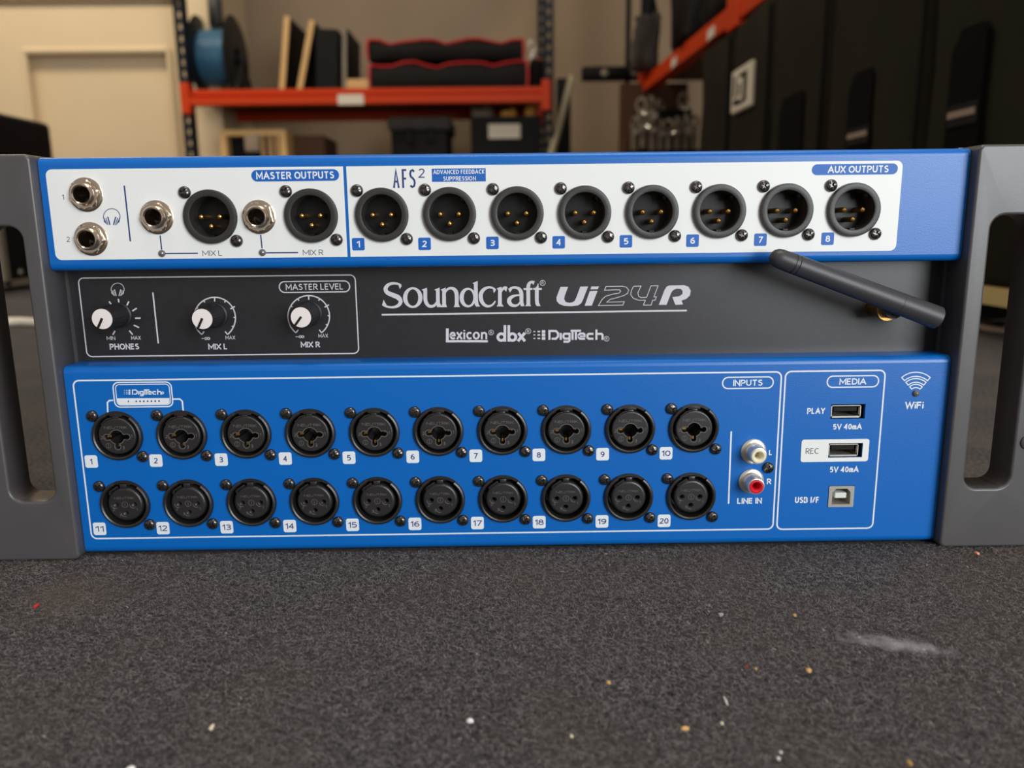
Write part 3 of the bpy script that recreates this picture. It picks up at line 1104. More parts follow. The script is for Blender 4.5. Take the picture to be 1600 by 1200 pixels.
for k, (px, py) in enumerate([(143, 721), (244, 719.5), (346, 718), (446, 716.3), (545.5, 715), (645, 713.5), (743.5, 712), (842, 710.5), (941.5, 709.5), (1040.5, 708),
                              (156, 826), (255, 825), (354.5, 823.5), (453, 821.7), (551, 819.8), (648.5, 818.3), (746, 817), (842.5, 815.6), (940.5, 814.5), (1037.5, 813.5)]):
    s_ = str(k + 1)
    badge(px, py, 20, 19.5, 3.5, M['ink'], s_, (4 if s_ == '1' else 6.2) if len(s_) == 1 else 14, 8.6, M['navy'], bold=.018, name='number_badge')

tb = MB()
for k, (s_, sz) in enumerate((('A', 10), ('F', 8.5), ('S', 10))):
    ptext(tb, s_, (619, 632.5, 644.5)[k], 279, sz, 29.5, 0, e2_, -.006)
ptext(tb, '2', 659, 270.5, 10, 14.5, 0, e2_, .0)
seg_print('lettering', tb, M['navy'])
for s_, cx, cy, ww in (('MIX L', 332, 395.5, 31), ('MIX R', 489.5, 394.5, 32)):
    seg_print('lettering', ptext(MB(), s_, cx, cy, ww, 8.6, 0, e2_, -.005), M['dark_ink'])
seg_print('lettering', ptext(MB(), '1', 99, 308, 3, 8, 0, e2_, 0), M['dark_ink'])
seg_print('lettering', ptext(MB(), '2', 107, 374, 5.5, 8, 0, e2_, 0), M['dark_ink'])


def PL(pts, y=0.0):
    return [(P(a, b, y).x, P(a, b, y).z) for a, b in pts]


def lines(name, ls, wpx, mm, plane=0.0, y=e2_, closed=False, parent=None):
    mb = MB()
    wd = P(800 + wpx, 500, plane).x - P(800, 500, plane).x
    for l in ls:
        mb.stroke(PL(l, plane), wd, y, closed)
    return seg_print(name, mb, mm, parent=parent)


lines('divider_line', [[(194.5, 290), (204, 377)]], 2.2, M['navy'])
lines('leader_line', [[(250.5, 368), (253, 390)], [(259, 396), (309.5, 395.7)]], 1.9, M['navy'])
lines('leader_line', [[(407.5, 367), (409.7, 388)], [(416, 395), (466, 394.6)]], 1.9, M['navy'])
for px, py in ((253.5, 396), (410.5, 394.5), (1431, 614.5)):
    c = P(px, py, 0)
    fixn(MB().lathe([(.0016, 0), (.0016, -.0006), (.0011, -.0013), (.0001, -.0016)], 20).build('indicator_lamp', M['led'], mixer, smooth=50, loc=(c.x, 0, c.z)))


def phones_icon(cx, cy, s, mm, plane, y, band):
    mb = MB()
    pts = [(cx + s * math.cos(t), cy - s * math.sin(t)) for t in [math.radians(-12 + 204 * k / 20) for k in range(21)]]
    u = P(801, 500, plane).x - P(800, 500, plane).x
    mb.stroke(PL(pts, plane), band * u, y)
    for sg in (-1, 1):
        mb.flat(PL([(cx + sg * s * .98, cy - .05 * s), (cx + sg * s * .55, cy + s * .95), (cx + sg * s * .95, cy + .55 * s)][::sg], plane), [], y)
        mb.stroke(PL([(cx + sg * s * .48, cy - .02 * s), (cx + sg * s * .22, cy + s * .95)], plane), s * .14 * u, y)
        mb.stroke(PL([(cx + sg * s * .72, cy + .1 * s), (cx + sg * s * .46, cy + s * .95)], plane), s * .10 * u, y)
    return seg_print('headphone_symbol', mb, mm)


phones_icon(175, 339, 13, M['navy'], 0, e2_, 1.0)

# lower panel borders
def outline(cx, cy, w, h, r, wpx, mm, plane=0.0, y=e2_, name='outline', parent=None):
    mb = MB()
    wd = P(800 + wpx, 600, plane).x - P(800, 600, plane).x
    mb.stroke(prect(cx, cy, w, h, r, plane), wd, y, True)
    return seg_print(name, mb, mm, parent=parent)


def frame(tl, tr_, br, bl, r, wpx, mm, plane=0.0, y=e1_):
    pts = [P(*q, plane) for q in (tl, tr_, br, bl)]
    x0 = (pts[0].x + pts[3].x) / 2; x1 = (pts[1].x + pts[2].x) / 2
    z1 = (pts[0].z + pts[1].z) / 2; z0 = (pts[2].z + pts[3].z) / 2
    u = P(801, 600, plane).x - P(800, 600, plane).x
    return seg_print('border_line', MB().stroke(rrect(x0, x1, z0, z1, r * u), wpx * u, y, True), mm)


frame((113, 594.7), (1220, 581), (1208.5, 827), (144.5, 841), 9, 2.4, M['ink'])
frame((1227, 580.5), (1383.5, 578.5), (1363, 825), (1214, 827), 9, 2.4, M['ink'])


def pill(cx, cy, w, h, txt, tw, th, plane, mm, wpx=2.0, bold=.03, shear=0, dx=0, y=e1_):
    o = outline(cx, cy, w, h, h / 2 - .2, wpx, mm, plane, plane + y, 'heading_badge')
    ptext_o = ptext(MB(), txt, cx + dx, cy, tw, th, plane, plane + y, bold, shear).build('lettering', mm, o)
    return o


pill(1168.5, 598, 79, 17.5, 'INPUTS', 46, 9.6, 0, M['ink'])
pill(1332.5, 596, 80, 17.5, 'MEDIA', 42, 9.8, 0, M['ink'])
for s_, cx, cy, ww, hh in (('PLAY', 1275, 642, 28, 9.2), ('5V 40mA', 1324, 666.5, 45, 8.8), ('5V 40mA', 1319, 733.3, 45, 8.8), ('USB I/F', 1261, 781, 38, 9.4),
                           ('WiFi', 1428.5, 633, 29, 10.6), ('LINE IN', 1171, 782.5, 38.5, 9), ('L', 1204, 707, 5.5, 8), ('R', 1201.5, 752, 7, 8.8)):
    seg_print('lettering', ptext(MB(), s_, cx, cy, ww, hh, 0, e1_, .04), M['ink'])
o = seg_print('number_plate', MB().flat(prect(1304.5, 703.8, 105.5, 35, 4), [hB[-2][::-1]], e1_), M['white'], 'white plate around the recording port')
o.name = 'recording_port_plate'
ptext(MB(), 'REC', 1269, 704.5, 20, 9, 0, e2_, -.01).build('lettering', M['dark_ink'], o)
lines('divider_line', [[(1142.5, 674), (1138.3, 787)]], 2.5, M['ink'], y=e1_)
# wifi fan
mb = MB()
u = .000307
for ra, rb in ((34, 27.5), (24, 18.3), (15, 10)):
    a_ = [(1431 + ra * math.sin(t), 615.5 - ra * math.cos(t)) for t in [math.radians(-41 + 82 * k / 12) for k in range(13)]]
    b_ = [(1431 + rb * math.sin(t), 615.5 - rb * math.cos(t)) for t in [math.radians(41 - 82 * k / 12) for k in range(13)]]
    mb.stroke(PL(a_ + b_), 1.6 * u, e1_, True)
seg_print('wireless_symbol', mb, M['ink'])

# ---- custom lettering traced as strokes
class Trace:
    def __init__(s, ox, oy, sc, plane, y):
        s.o = (ox, oy); s.sc = sc; s.plane = plane; s.y = y; s.mb = MB()
        s.u = (P(801, 500, plane).x - P(800, 500, plane).x) / sc

    def w(s, x, y):
        p = P(s.o[0] + x / s.sc, s.o[1] + y / s.sc, s.plane)
        return (p.x, p.z)

    def poly(s, pts):
        s.mb.flat([s.w(*p) for p in pts], [], s.y)

    def stk(s, pts, curve=True):
        p = [Vector(q) for q in pts]
        out = []
        if curve and len(p) > 2:
            for i in range(len(p) - 1):
                a, b, c, d = p[max(i - 1, 0)], p[i], p[i + 1], p[min(i + 2, len(p) - 1)]
                for k in range(5):
                    t = k / 5
                    out.append(0.5 * ((2 * b) + (c - a) * t + (2 * a - 5 * b + 4 * c - d) * t * t + (3 * b - a - 3 * c + d) * t ** 3))
            out.append(p[-1])
        else:
            out = p
        s.mb.stroke([s.w(q[0], q[1]) for q in out], [q[2] * s.u for q in out], s.y)

    def ring(s, cx, cy, rx, ry, ix, iy, icx=None):
        N = 40
        yy_ = s.y - s.mb.lay * 5e-6
        s.mb.lay += 1
        icx = cx if icx is None else icx
        a = [s.w(cx + rx * math.cos(2 * PI * k / N), cy + ry * math.sin(2 * PI * k / N)) for k in range(N)]
        b = [s.w(icx + ix * math.cos(2 * PI * k / N), cy + iy * math.sin(2 * PI * k / N)) for k in range(N)]
        s.mb.add([(p[0], yy_, p[1]) for p in a + b], [(k, (k + 1) % N, N + (k + 1) % N, N + k)[::-1] for k in range(N)])

    def outl(s, pts, w):
        s.mb.stroke([s.w(*p) for p in pts], w * s.u, s.y, True)

    def reg(s, cx, cy, r):
        s.ring(cx, cy, r, r, r * .82, r * .82)
        k = r * .45
        a = s.w(cx, cy)
        text_to(s.mb, 'R', a[0], a[1], k * 1.6 * s.u, k * 2.2 * s.u, s.y, .02)


yp = RY - .0001
T = Trace(585, 430, 10.667, RY, yp)
T.stk([(445, 168, 26), (390, 143, 34), (305, 136, 40), (230, 162, 54), (187, 225, 66), (215, 288, 70), (300, 328, 76), (395, 370, 80), (437, 430, 66), (415, 490, 56), (355, 525, 44), (280, 535, 34), (200, 520, 34), (132, 492, 22)])
T.poly([(458, 175), (425, 232), (400, 160)][::-1])
T.poly([(153, 408), (128, 502), (215, 520)])
T.ring(640, 373, 162, 173, 92, 138)
T.stk([(848, 235, 62), (848, 330, 62), (850, 410, 62), (868, 465, 60), (905, 508, 52), (950, 520, 46), (1000, 503, 44), (1035, 462, 38), (1050, 415, 28)])
T.poly([(786, 242), (876, 208), (876, 262), (818, 262)])
T.stk([(1058, 225, 60), (1060, 430, 62), (1070, 510, 62)])
T.poly([(1000, 242), (1088, 205), (1088, 262), (1030, 262)])
T.poly([(1035, 470), (1095, 470), (1132, 530), (1045, 532)])
T.stk([(1160, 235, 60), (1162, 505, 62)])
T.poly([(1105, 240), (1188, 205), (1190, 262), (1130, 262)])
T.poly([(1132, 480), (1192, 480), (1212, 532), (1115, 532)])
T.stk([(1180, 300, 16), (1205, 248, 34), (1260, 217, 40), (1320, 228, 54), (1360, 275, 66), (1372, 350, 64), (1372, 505, 62)])
T.poly([(1342, 480), (1403, 480), (1425, 530), (1322, 530)])
T.o = (730, 430)
T.ring(10, 372, 138, 163, 80, 128, 22)
T.stk([(143, 130, 62), (148, 400, 62), (162, 500, 62)])
T.poly([(88, 132), (175, 95), (176, 160), (112, 152)])
T.poly([(130, 480), (180, 470), (215, 520), (150, 525)])
T.stk([(462, 232, 26), (410, 207, 32), (350, 203, 36), (280, 235, 54), (232, 300, 66), (226, 370, 68), (245, 440, 64), (290, 495, 52), (350, 517, 40), (410, 500, 32), (450, 460, 28), (470, 428, 20)])
T.poly([(485, 235), (445, 300), (425, 215)][::-1])
T.stk([(545, 235, 62), (545, 505, 62)])
T.poly([(495, 218), (572, 190), (575, 262), (515, 252)])
T.poly([(515, 480), (577, 480), (610, 520), (490, 520)])
T.stk([(570, 280, 16), (590, 235, 36), (625, 207, 44), (660, 208, 32)])
T.poly([(672, 190), (652, 275), (612, 235)])
T.stk([(700, 238, 30), (740, 212, 38), (800, 205, 40), (860, 225, 52), (895, 275, 64), (903, 340, 66), (905, 440, 62), (920, 500, 60)])
T.poly([(680, 218), (712, 290), (750, 235)])
T.stk([(880, 330, 24), (820, 335, 32), (750, 358, 50), (705, 400, 68), (702, 450, 68), (740, 495, 56), (800, 508, 40), (850, 490, 34), (880, 450, 26)])
T.poly([(880, 490), (935, 470), (955, 515), (900, 518)])
T.stk([(1110, 106, 24), (1070, 110, 36), (1035, 138, 52), (1018, 195, 62), (1018, 350, 62), (1018, 505, 62)])
T.poly([(1128, 92), (1105, 160), (1062, 120)])
T.poly([(988, 480), (1048, 480), (1065, 515), (965, 515)])
T.stk([(940, 230, 32), (1088, 228, 32)])
T.stk([(1182, 135, 6), (1174, 195, 34), (1162, 240, 60), (1162, 440, 62), (1185, 500, 60)])
T.stk([(1102, 228, 32), (1242, 228, 32)])
T.poly([(1150, 470), (1190, 470), (1225, 512), (1172, 515)])
T.reg(1257, 128, 48)
seg_print('maker_lettering', T.mb, M['silver_ink'], 'large pale serif lettering on the black strip')
T = Trace(860, 430, 6.957, RY, yp)
T.poly([(110, 126), (192, 126), (155, 225), (150, 260), (165, 290), (200, 300), (235, 296), (262, 280), (280, 245), (325, 124), (410, 122), (350, 275), (335, 305), (300, 328), (230, 337), (150, 333), (95, 312), (68, 280), (66, 240), (85, 190)])
T.poly([(445, 122), (528, 122), (515, 152), (435, 154)])
T.poly([(428, 172), (512, 170), (450, 330), (372, 332)])
T.outl([(605, 122), (780, 120), (825, 130), (850, 160), (840, 195), (800, 220), (700, 250), (650, 262), (612, 293), (803, 288), (787, 325), (522, 330), (560, 265), (600, 228), (680, 205), (745, 195), (763, 175), (755, 160), (720, 158), (587, 163)], 7)
T.outl([(905, 120), (985, 118), (950, 190), (960, 230), (985, 243), (1045, 240), (1092, 116), (1170, 114), (1125, 235), (1152, 235), (1138, 272), (1110, 272), (1095, 325), (1010, 325), (1032, 272), (960, 272), (900, 250), (872, 210), (880, 165)], 7)
T.poly([(1290, 112), (1450, 108), (1500, 125), (1525, 170), (1515, 220), (1475, 258), (1425, 275), (1440, 318), (1358, 322), (1325, 238), (1400, 228), (1435, 205), (1437, 170), (1415, 148), (1370, 145), (1330, 165), (1310, 195), (1262, 322), (1178, 322), (1240, 160), (1262, 125)])
seg_print('model_lettering', T.mb, M['silver_ink'], 'slanted pale letters with two outlined digits on the black strip')
lines('underline', [[(596.5, 491.8), (1073, 485.2)]], 2.6, M['silver_ink'], RY, yp)


def digi(T, f):
    def K(*q):
        return [(*f(a, b), w) for a, b, w in q]
    for xx, ww, hh in ((859, 18, 9), (900, 24, 13), (944, 32, 27)):
        for yy in (107, 138, 170):
            T.stk(K((xx - ww / 2, yy, hh * f.k), (xx + ww / 2, yy, hh * f.k)), False)
    W = 20 * f.k
    T.stk(K((998, 92, W), (998, 183, W)), False)
    T.stk(K((988, 101, W), (1058, 101, W), (1078, 122, W), (1078, 152, W), (1058, 173, W), (1018, 173, W)), False)
    T.stk(K((1103, 120, W), (1103, 183, W)), False)
    T.stk(K((1186, 127, W), (1136, 127, W), (1128, 140, W), (1128, 160, W), (1138, 172, W), (1180, 172, W)), False)
    T.stk(K((1184, 118, W), (1184, 190, W), (1174, 200, W), (1128, 200, W)), False)
    T.stk(K((1212, 98, W), (1212, 183, W)), False)
    T.stk(K((1195, 99, W), (1290, 99, W)), False)
    T.stk(K((1243, 99, W), (1243, 183, W)), False)
    T.stk(K((1268, 150, 14 * f.k), (1325, 150, 14 * f.k), (1322, 132, W), (1312, 125, W), (1282, 125, W), (1270, 138, W), (1270, 160, W), (1282, 173, W), (1328, 173, W)), False)
    T.stk(K((1405, 128, W), (1362, 128, W), (1350, 138, W), (1350, 162, W), (1362, 173, W), (1405, 173, W)), False)
    T.stk(K((1433, 88, W), (1433, 183, W)), False)
    T.stk(K((1433, 128, W), (1480, 128, W), (1490, 140, W), (1490, 183, W)), False)


T = Trace(690, 500, 5.926, RY, yp)
T.poly([(40, 78), (66, 78), (66, 186), (428, 186), (428, 207), (40, 207)])
W_ = 17
def LQ(*q):
    T.stk([(a, b, W_) for a, b in q], False)
LQ((84, 146), (122, 142), (119, 126), (108, 117), (94, 119), (84, 132), (83, 152), (92, 168), (108, 172), (124, 165))
LQ((142, 112), (188, 177)); LQ((188, 112), (142, 177))
LQ((210, 114), (210, 178)); LQ((210, 92), (210, 104))
LQ((276, 124), (262, 117), (246, 121), (237, 135), (237, 153), (246, 168), (262, 172), (277, 165))
T.ring(321, 144, 33, 36, 15, 20)
LQ((372, 112), (372, 178)); LQ((372, 132), (384, 120), (400, 118), (412, 128), (414, 144), (414, 178))
T.reg(458, 115, 25)
seg_print('partner_lettering', T.mb, M['silver_ink'], 'small pale letters underlined by the foot of the first letter')
T = Trace(690, 500, 5.926, RY, yp)
T.ring(553, 158, 45, 44, 19, 19)
T.stk([(586, 48, 24), (586, 200, 24)], False)
T.stk([(622, 48, 24), (622, 200, 24)], False)
T.ring(655, 158, 45, 44, 19, 19)
T.stk([(710, 120, 26), (772, 196, 26)], False)
T.stk([(772, 118, 26), (706, 196, 26)], False)
T.reg(802, 103, 26)
seg_print('partner_lettering', T.mb, M['silver_ink'], 'small pale rounded three-letter word')


class Id:
    k = 1.0
    def __call__(s, a, b): return (a, b)


T = Trace(690, 500, 5.926, RY, yp)
digi(T, Id())
T.reg(1527, 173, 25)
seg_print('partner_lettering', T.mb, M['silver_ink'], 'small pale square-cut word behind a grid of dashes')

# badge above the first two inputs
class Sm:
    k = 1.22
    def __call__(s, a, b): return (525 + (a - 985) / 505 * 665, 265 + (b - 88) / 117 * 150)


outline(223.5, 616.5, 91, 38.5, 8.5, 1.9, M['ink'], 0, e1_, 'effects_badge')
outline(223.7, 616.5, 84, 32, 6, 1.3, M['ink'], 0, e1_, 'effects_badge')
T = Trace(170, 590, 14.545, 0, e1_)
digi(T, Sm())
T.ring(1225, 345, 32, 32, 14, 14)
T.poly([(190, 470), (1380, 462), (1385, 560), (1360, 600), (1320, 612), (270, 618), (215, 590), (195, 540)])
seg_print('partner_lettering', T.mb, M['ink'], 'tiny white word and pedal bar inside the rounded badge')
T = Trace(170, 590, 14.545, 0, e2_)
for k in range(7):
    T.ring(628 + 86.5 * k, 538 - k * 1.2, 20, 20, 1, 1)
T.stk([(448, 520, 24), (448, 560, 24)], False)
seg_print('badge_dots', T.mb, M['navy'])
lines('leader_line', [[(177, 625.3), (171, 625.8), (168, 629), (168.5, 644)], [(270.5, 623.6), (281, 623.4), (285, 627), (286.5, 643)]], 2.4, M['ink'], y=e1_)

# recessed panel print
frame((123, 434), (555.3, 430), (560.3, 552.3), (135.5, 557), 8, 1.8, M['silver_ink'], RY, yp)
lines('divider_line', [[(239, 457), (247.5, 536.5)]], 2.2, M['silver_ink'], RY, yp)
pill(491.5, 448, 110, 17, 'MASTER LEVEL', 90, 9.6, RY, M['silver_ink'], 1.7, .015, y=-.0001)
for s_, cx, cy, ww, hh, bo in (('MIN', 173.5, 528.3, 13.5, 5.8, .01), ('MAX', 212.5, 527.8, 15, 5.8, .01), ('PHONES', 194.5, 541.5, 46, 9.4, .035), ('MAX', 360, 527.3, 15, 5.6, .01), ('MIX L', 340.5, 541.5, 30, 9, .035),
                               ('MAX', 505, 524.5, 15, 5.6, .01), ('MIX R', 485, 538.3, 30, 9, .035)):
    seg_print('lettering', ptext(MB(), s_, cx, cy, ww, hh, RY, yp, bo), M['silver_ink'])
lines('level_scale', [[(130 + a / 10, 440 + b / 10), (130 + c / 10, 440 + d_ / 10)] for a, b, c, d_ in ((405, 310, 440, 355), (550, 270, 562, 335), (715, 310, 682, 375), (838, 415, 770, 460), (900, 570, 812, 572), (875, 718, 792, 680), (775, 828, 722, 765), (465, 830, 500, 768))], 2.2, M['silver_ink'], RY, yp)
phones_icon(184, 452.5, 10.2, M['silver_ink'], RY, yp, 0.9)
for cx, cy in ((335.5, 497), (482.5, 494.3)):
    r = 32.5
    arc = [(cx + r * math.cos(t), cy - r * math.sin(t)) for t in [math.radians(-52 + 284 * k / 40) for k in range(41)]]
    ls = [arc]
    for ang in (-52, 232):
        t = math.radians(ang)
        e = (cx + r * math.cos(t), cy - r * math.sin(t))
        ls.append([e, (cx + (r - 6) * math.cos(t), cy - (r - 6) * math.sin(t))])
    for ang, ln, ou in ((-25, 3, 0), (2, 3, 0), (30, 4, 4), (58, 3.5, 0), (90, 6.5, 0), (122, 3.5, 0), (150, 3, 0)):
        t = math.radians(ang)
        ls.append([(cx + (r + ou) * math.cos(t), cy - (r + ou) * math.sin(t)), (cx + (r - ln) * math.cos(t), cy - (r - ln) * math.sin(t))])
    lines('level_scale', ls, 1.9, M['silver_ink'], RY, yp)
    T = Trace(cx - 14.5, cy + 31.8, 1, RY, yp)
    T.stk([(-6, 0, 1.0), (-2.4, 0, 1.0)], False)
    T.ring(1, 0, 2.5, 2.2, 1.2, 1.0)
    T.ring(5, 0, 2.5, 2.2, 1.2, 1.0)
    seg_print('infinity_symbol', T.mb, M['silver_ink'])

# screw on the right handle's outer rail
c = P(1606, 691, -.0055)
mb = MB().lathe([(.0036, 0), (.0036, -.0006), (.0030, -.0012), (.0020, -.0013), (.0018, -.0004), (.0001, -.0004)], 24)
fixn(mb.build('handle_screw', M['cheek'], mixer, smooth=40, loc=(c.x, -.0055, c.z)))
bpy.data.objects.remove(SCREW)

# ================================================================== BACKGROUND
YS = 3.45       # front of the far rack
bt = P(575, 139, YS).z
bb_ = P(575, 163.5, YS).z
print('beam', bt, bb_)
rack = thing('storage_rack', 'far storage rack with orange beams and dark slotted posts against the wall', 'shelving', (P(575, 140, YS).x, YS, 0))
xL, xR = P(287, 120, YS).x, P(857, 120, YS).x
off = rack.location


def rpart(mb, name, m, parent=None, smooth=None):
    parent = parent or rack
    o = mb.build(name, m, parent, smooth=smooth)
    o.location = -off
    return o


def upright(x, y, h=2.2, w_=.046):
    mb = MB()
    t = .004
    for sx in (-1, 1):
        mb.box(x + sx * w_ / 2 - (t if sx > 0 else 0), x + sx * w_ / 2 + (t if sx < 0 else 0), y, y + .05, 0, h)
        mb.box(x + (w_ * .2 if sx > 0 else -w_ / 2), x + (w_ / 2 if sx > 0 else -w_ * .2), y, y + .003, 0, h)
    z = 0
    while z < h:
        mb.box(x - w_ * .2, x + w_ * .2, y, y + .003, z, z + .026)
        z += .05
    return mb


for x in (xL, xR):
    for y in (YS, YS + .55):
        rpart(upright(x, y), 'upright', M['upright'])


def beam(mb, p, q, h=.070, t=.04):
    "step beam from p to q (top edge points)"
    p, q = Vector(p), Vector(q)
    d = (q - p)
    n = Vector((d.y, -d.x, 0)).normalized()   # towards the room
    prof = [(0, 0), (t * .55, 0), (t * .55, -h * .30), (t * .30, -h * .38), (t * .30, -h * .46), (t, -h * .50), (t, -h * .95), (t * .9, -h), (0, -h)]
    vs = []
    for e in (p, q):
        for a, b in prof:
            vs.append(e + n * a + Vector((0, 0, b)))
    k = len(prof)
    fs = [(i, (i + 1) % k, k + (i + 1) % k, k + i) for i in range(k)] + [tuple(range(k)), tuple(range(k, 2 * k))[::-1]]
    mb.add(vs, fs)
    return mb


for y, z in ((YS - .0, bt), (YS + .56, bt), (YS, .28), (YS + .56, .28)):
    mb = beam(MB(), (xL + .03, y, z), (xR - .03, y, z))
    o = fixn(rpart(mb, 'beam', M['orange']))
    for x, s_ in ((xL, 1), (xR, -1)):
        c = MB().rbox(x + s_ * .012 - .02, x + s_ * .012 + .02, y - .042, y + .002, z - .105, z + .028, .004, 1)
        cc = c.build('beam_connector', M['orange'], o)
for z in (bt, .28):
    rpart(MB().box(xL + .03, xR - .03, YS + .003, YS + .59, z - .018, z - .002), 'shelf_board', M['deck'])
c = P(548, 155.5, YS - .04)
rpart(MB().box(c.x - .058, c.x + .058, YS - .0425, YS - .0405, c.z - .022, c.z + .022), 'paper_label', M['paper'])


def sh(px, py, y=YS):
    return P(px, py, y)


# cable reel
rz = (P(333, 15, YS + .15).z - bt) / 2
rc = Vector((0, YS + .26, bt + rz))
x1, x2 = P(310, 80, YS + .22).x, P(364, 80, YS + .22).x
reel = thing('cable_reel', 'black cable reel wound with blue cable on the left end of the orange rack', 'cable reel', ((x1 + x2) / 2, rc.y, bt))
mb = MB()
for x in (x1, x2):
    f = MB().lathe([(.045, -.006), (rz - .012, -.006), (rz, 0), (rz - .012, .006), (.045, .006)], 48, c=(x - reel.location.x, 0, rz), axis='x')
    fixn(f.build('flange', M['reel'], reel, smooth=40))
cbm_ = MB().lathe([(.062, x1 + .006 - reel.location.x), (.062, x2 - .006 - reel.location.x)], 32, c=(0, 0, rz), axis='x')
cbm_.build('drum', M['reel'], reel, smooth=60)
wl = MB()
nx = 16
for lay in range(2):
    for k in range(nx - lay):
        x = x1 + .014 + (x2 - x1 - .03) * (k + lay * .5) / (nx - 1) - reel.location.x
        R_ = rz * (.56 + .05 * lay) + random.uniform(0, .004)
        wl.tube([(x, R_ * math.cos(t), rz + R_ * math.sin(t)) for t in [2 * PI * j / 36 for j in range(36)]], .0085, 6, True)
wl.build('cable', M['reelblue'], reel, smooth=60)
fb_ = MB()
xm = 0.0
for x in (x1 - .03, x2 + .03):
    xx = x - reel.location.x
    fb_.tube([(xx, -.14, .006), (xx, 0, rz), (xx, .14, .006)], .009, 8)
    fb_.tube([(xx, -.14, .006), (xx, .14, .006)], .006, 8)
fb_.tube([(x1 - .03 - reel.location.x, 0, rz), (x2 + .03 - reel.location.x, 0, rz)], .012, 8)
fb_.build('stand', M['reel'], reel, smooth=50)
hh = MB()
hh.rbox(-.03, .03, -.02, .02, rz * 1.72, rz * 2.45, .008, 1)
hh.tube([(-.02, 0, rz * 1.55), (0.01, 0, rz * 2.3)], .016, 8)
hh.build('carry_handle', M['reel'], reel, smooth=50)

# leaning boards
def slab(name, label, cat, px0, px1, pyt, thick, depth, m_face, m_edge, group=None, y0=YS + .02):
    b = P(px0, 139, y0)
    tpt = P(px1, pyt, y0)
    h = tpt.z - bt
    ang = math.atan2(tpt.x - b.x, h)
    t = thing(name, label, cat, (b.x, y0, bt), group)
    R_ = Matrix.Rotation(ang, 4, 'Y')
    MB().box(-thick / 2 + .002, thick / 2 + .0, .012, depth, 0.003, h - .003, R_).build('panel_face', m_face, t)
    MB().box(-thick / 2, thick / 2, 0, .012, 0, h, R_).build('edge_strip', m_edge, t)
    return t


slab('board', 'black board with pale wooden edge standing nearly upright, nearest the cable reel', 'board', 440, 448.5, 24, .024, .36, M['blk'], M['wood'])
slab('board', 'black board with pale wooden edge leaning to the right, behind the first board', 'board', 467.5, 488, 28, .024, .36, M['blk'], M['wood'])
t = slab('equipment_case', 'narrow black case with wire carry handle right of the leaning boards', 'case', 511, 511, 45, .10, .34, M['blk'], M['blk'])
hd = MB()
hh_ = P(520, 40, YS).z - bt
hd.tube([(-.03, .10, hh_ - .02), (-.025, .10, hh_), (.035, .10, hh_ - .002), (.04, .10, hh_ - .03)], .004, 6)
hd.build('wire_handle', M['blk'], t)
slab('equipment_case', 'black panel case with a thin grey edge beside the red-piped bags', 'case', 538, 538, 41, .018, .36, M['blk'], M['steel'])
a = P(541, 139, YS); b = P(575, 123, YS)
tag(MB().rbox(a.x + .002, b.x, YS + .005, YS + .012 + .08, bt, b.z, .003, 1).build('wood_block', M['wood']), 'small pale wood block on the orange shelf left of the bags', 'wood block')

# bags with red piping
def bag(label, p0, p1, zb, zt, y0, y1, seed):
    random.seed(seed)
    x0, x1 = p0, p1
    t = thing('equipment_bag', label, 'bag', ((x0 + x1) / 2, y0, zb))
    hw = (x1 - x0) / 2
    nx, h = 14, zt - zb
    top = [h + .010 * math.sin(k * 1.3 + seed) + random.uniform(-.006, .006) for k in range(nx + 1)]
    mb = MB()
    vs, fs = [], []
    for k in range(nx + 1):
        x = -hw + 2 * hw * k / nx
        e = .012 if k in (0, nx) else 0
        prof = [(0.012, 0), (-.006 + e, h * .3), (-.004 + e, h * .7), (.012, top[k] - .006), (.05, top[k] + .006), ((y1 - y0) - .04, top[k] + .004), (y1 - y0, h * .8), (y1 - y0, 0)]
        vs += [(x, a, b) for a, b in prof]
    n = 8
    for k in range(nx):
        for j in range(n):
            j2 = (j + 1) % n
            fs.append((k * n + j, (k + 1) * n + j, (k + 1) * n + j2, k * n + j2))
    fs.append(tuple(range(n)))
    fs.append(tuple(nx * n + j for j in range(n))[::-1])
    mb.add(vs, fs)
    fixn(mb.build('bag_body', M['bagcloth'], t, smooth=50))
    pb = MB()
    pb.tube([(-hw + 2 * hw * k / nx, .008, top[k] - .003) for k in range(nx + 1)], .0062, 6)
    pb.build('top_piping', M['red'], t, smooth=60)
    for sx in (-1, 1):
        q = MB().tube([(sx * hw, .008, top[0 if sx < 0 else nx]), (sx * (hw + .004), -.002, h * .5), (sx * (hw + .001), .006, .004)], .006, 6)
        q.build('side_piping', M['red'], t, smooth=60)
    return t


zb2 = P(700, 97, YS).z
zt2 = P(700, 62, YS).z
bag('long black bag with red piping lying flat on the orange shelf, under another', P(577, 120, YS).x, P(824, 120, YS).x, bt, zb2, YS + .02, YS + .42, 3)
bag('long black bag with red piping lying on top of the other red-piped bag', P(573, 80, YS).x, P(818, 80, YS).x, zb2 + .018, zt2 + .006, YS + .03, YS + .42, 8)
t = thing('small_bag', 'small black bag with red corner between the long bags and right post', 'bag', (P(840, 130, YS + .1).x, YS + .12, bt))
fixn(MB().rbox(-.035, .035, 0, .25, 0, .15, .02, 2).build('bag_body', M['bagcloth'], t, smooth=50))
MB().tube([(.0, -.002, .145), (.03, -.002, .135), (.036, -.002, .05)], .005, 6).build('piping', M['red'], t)
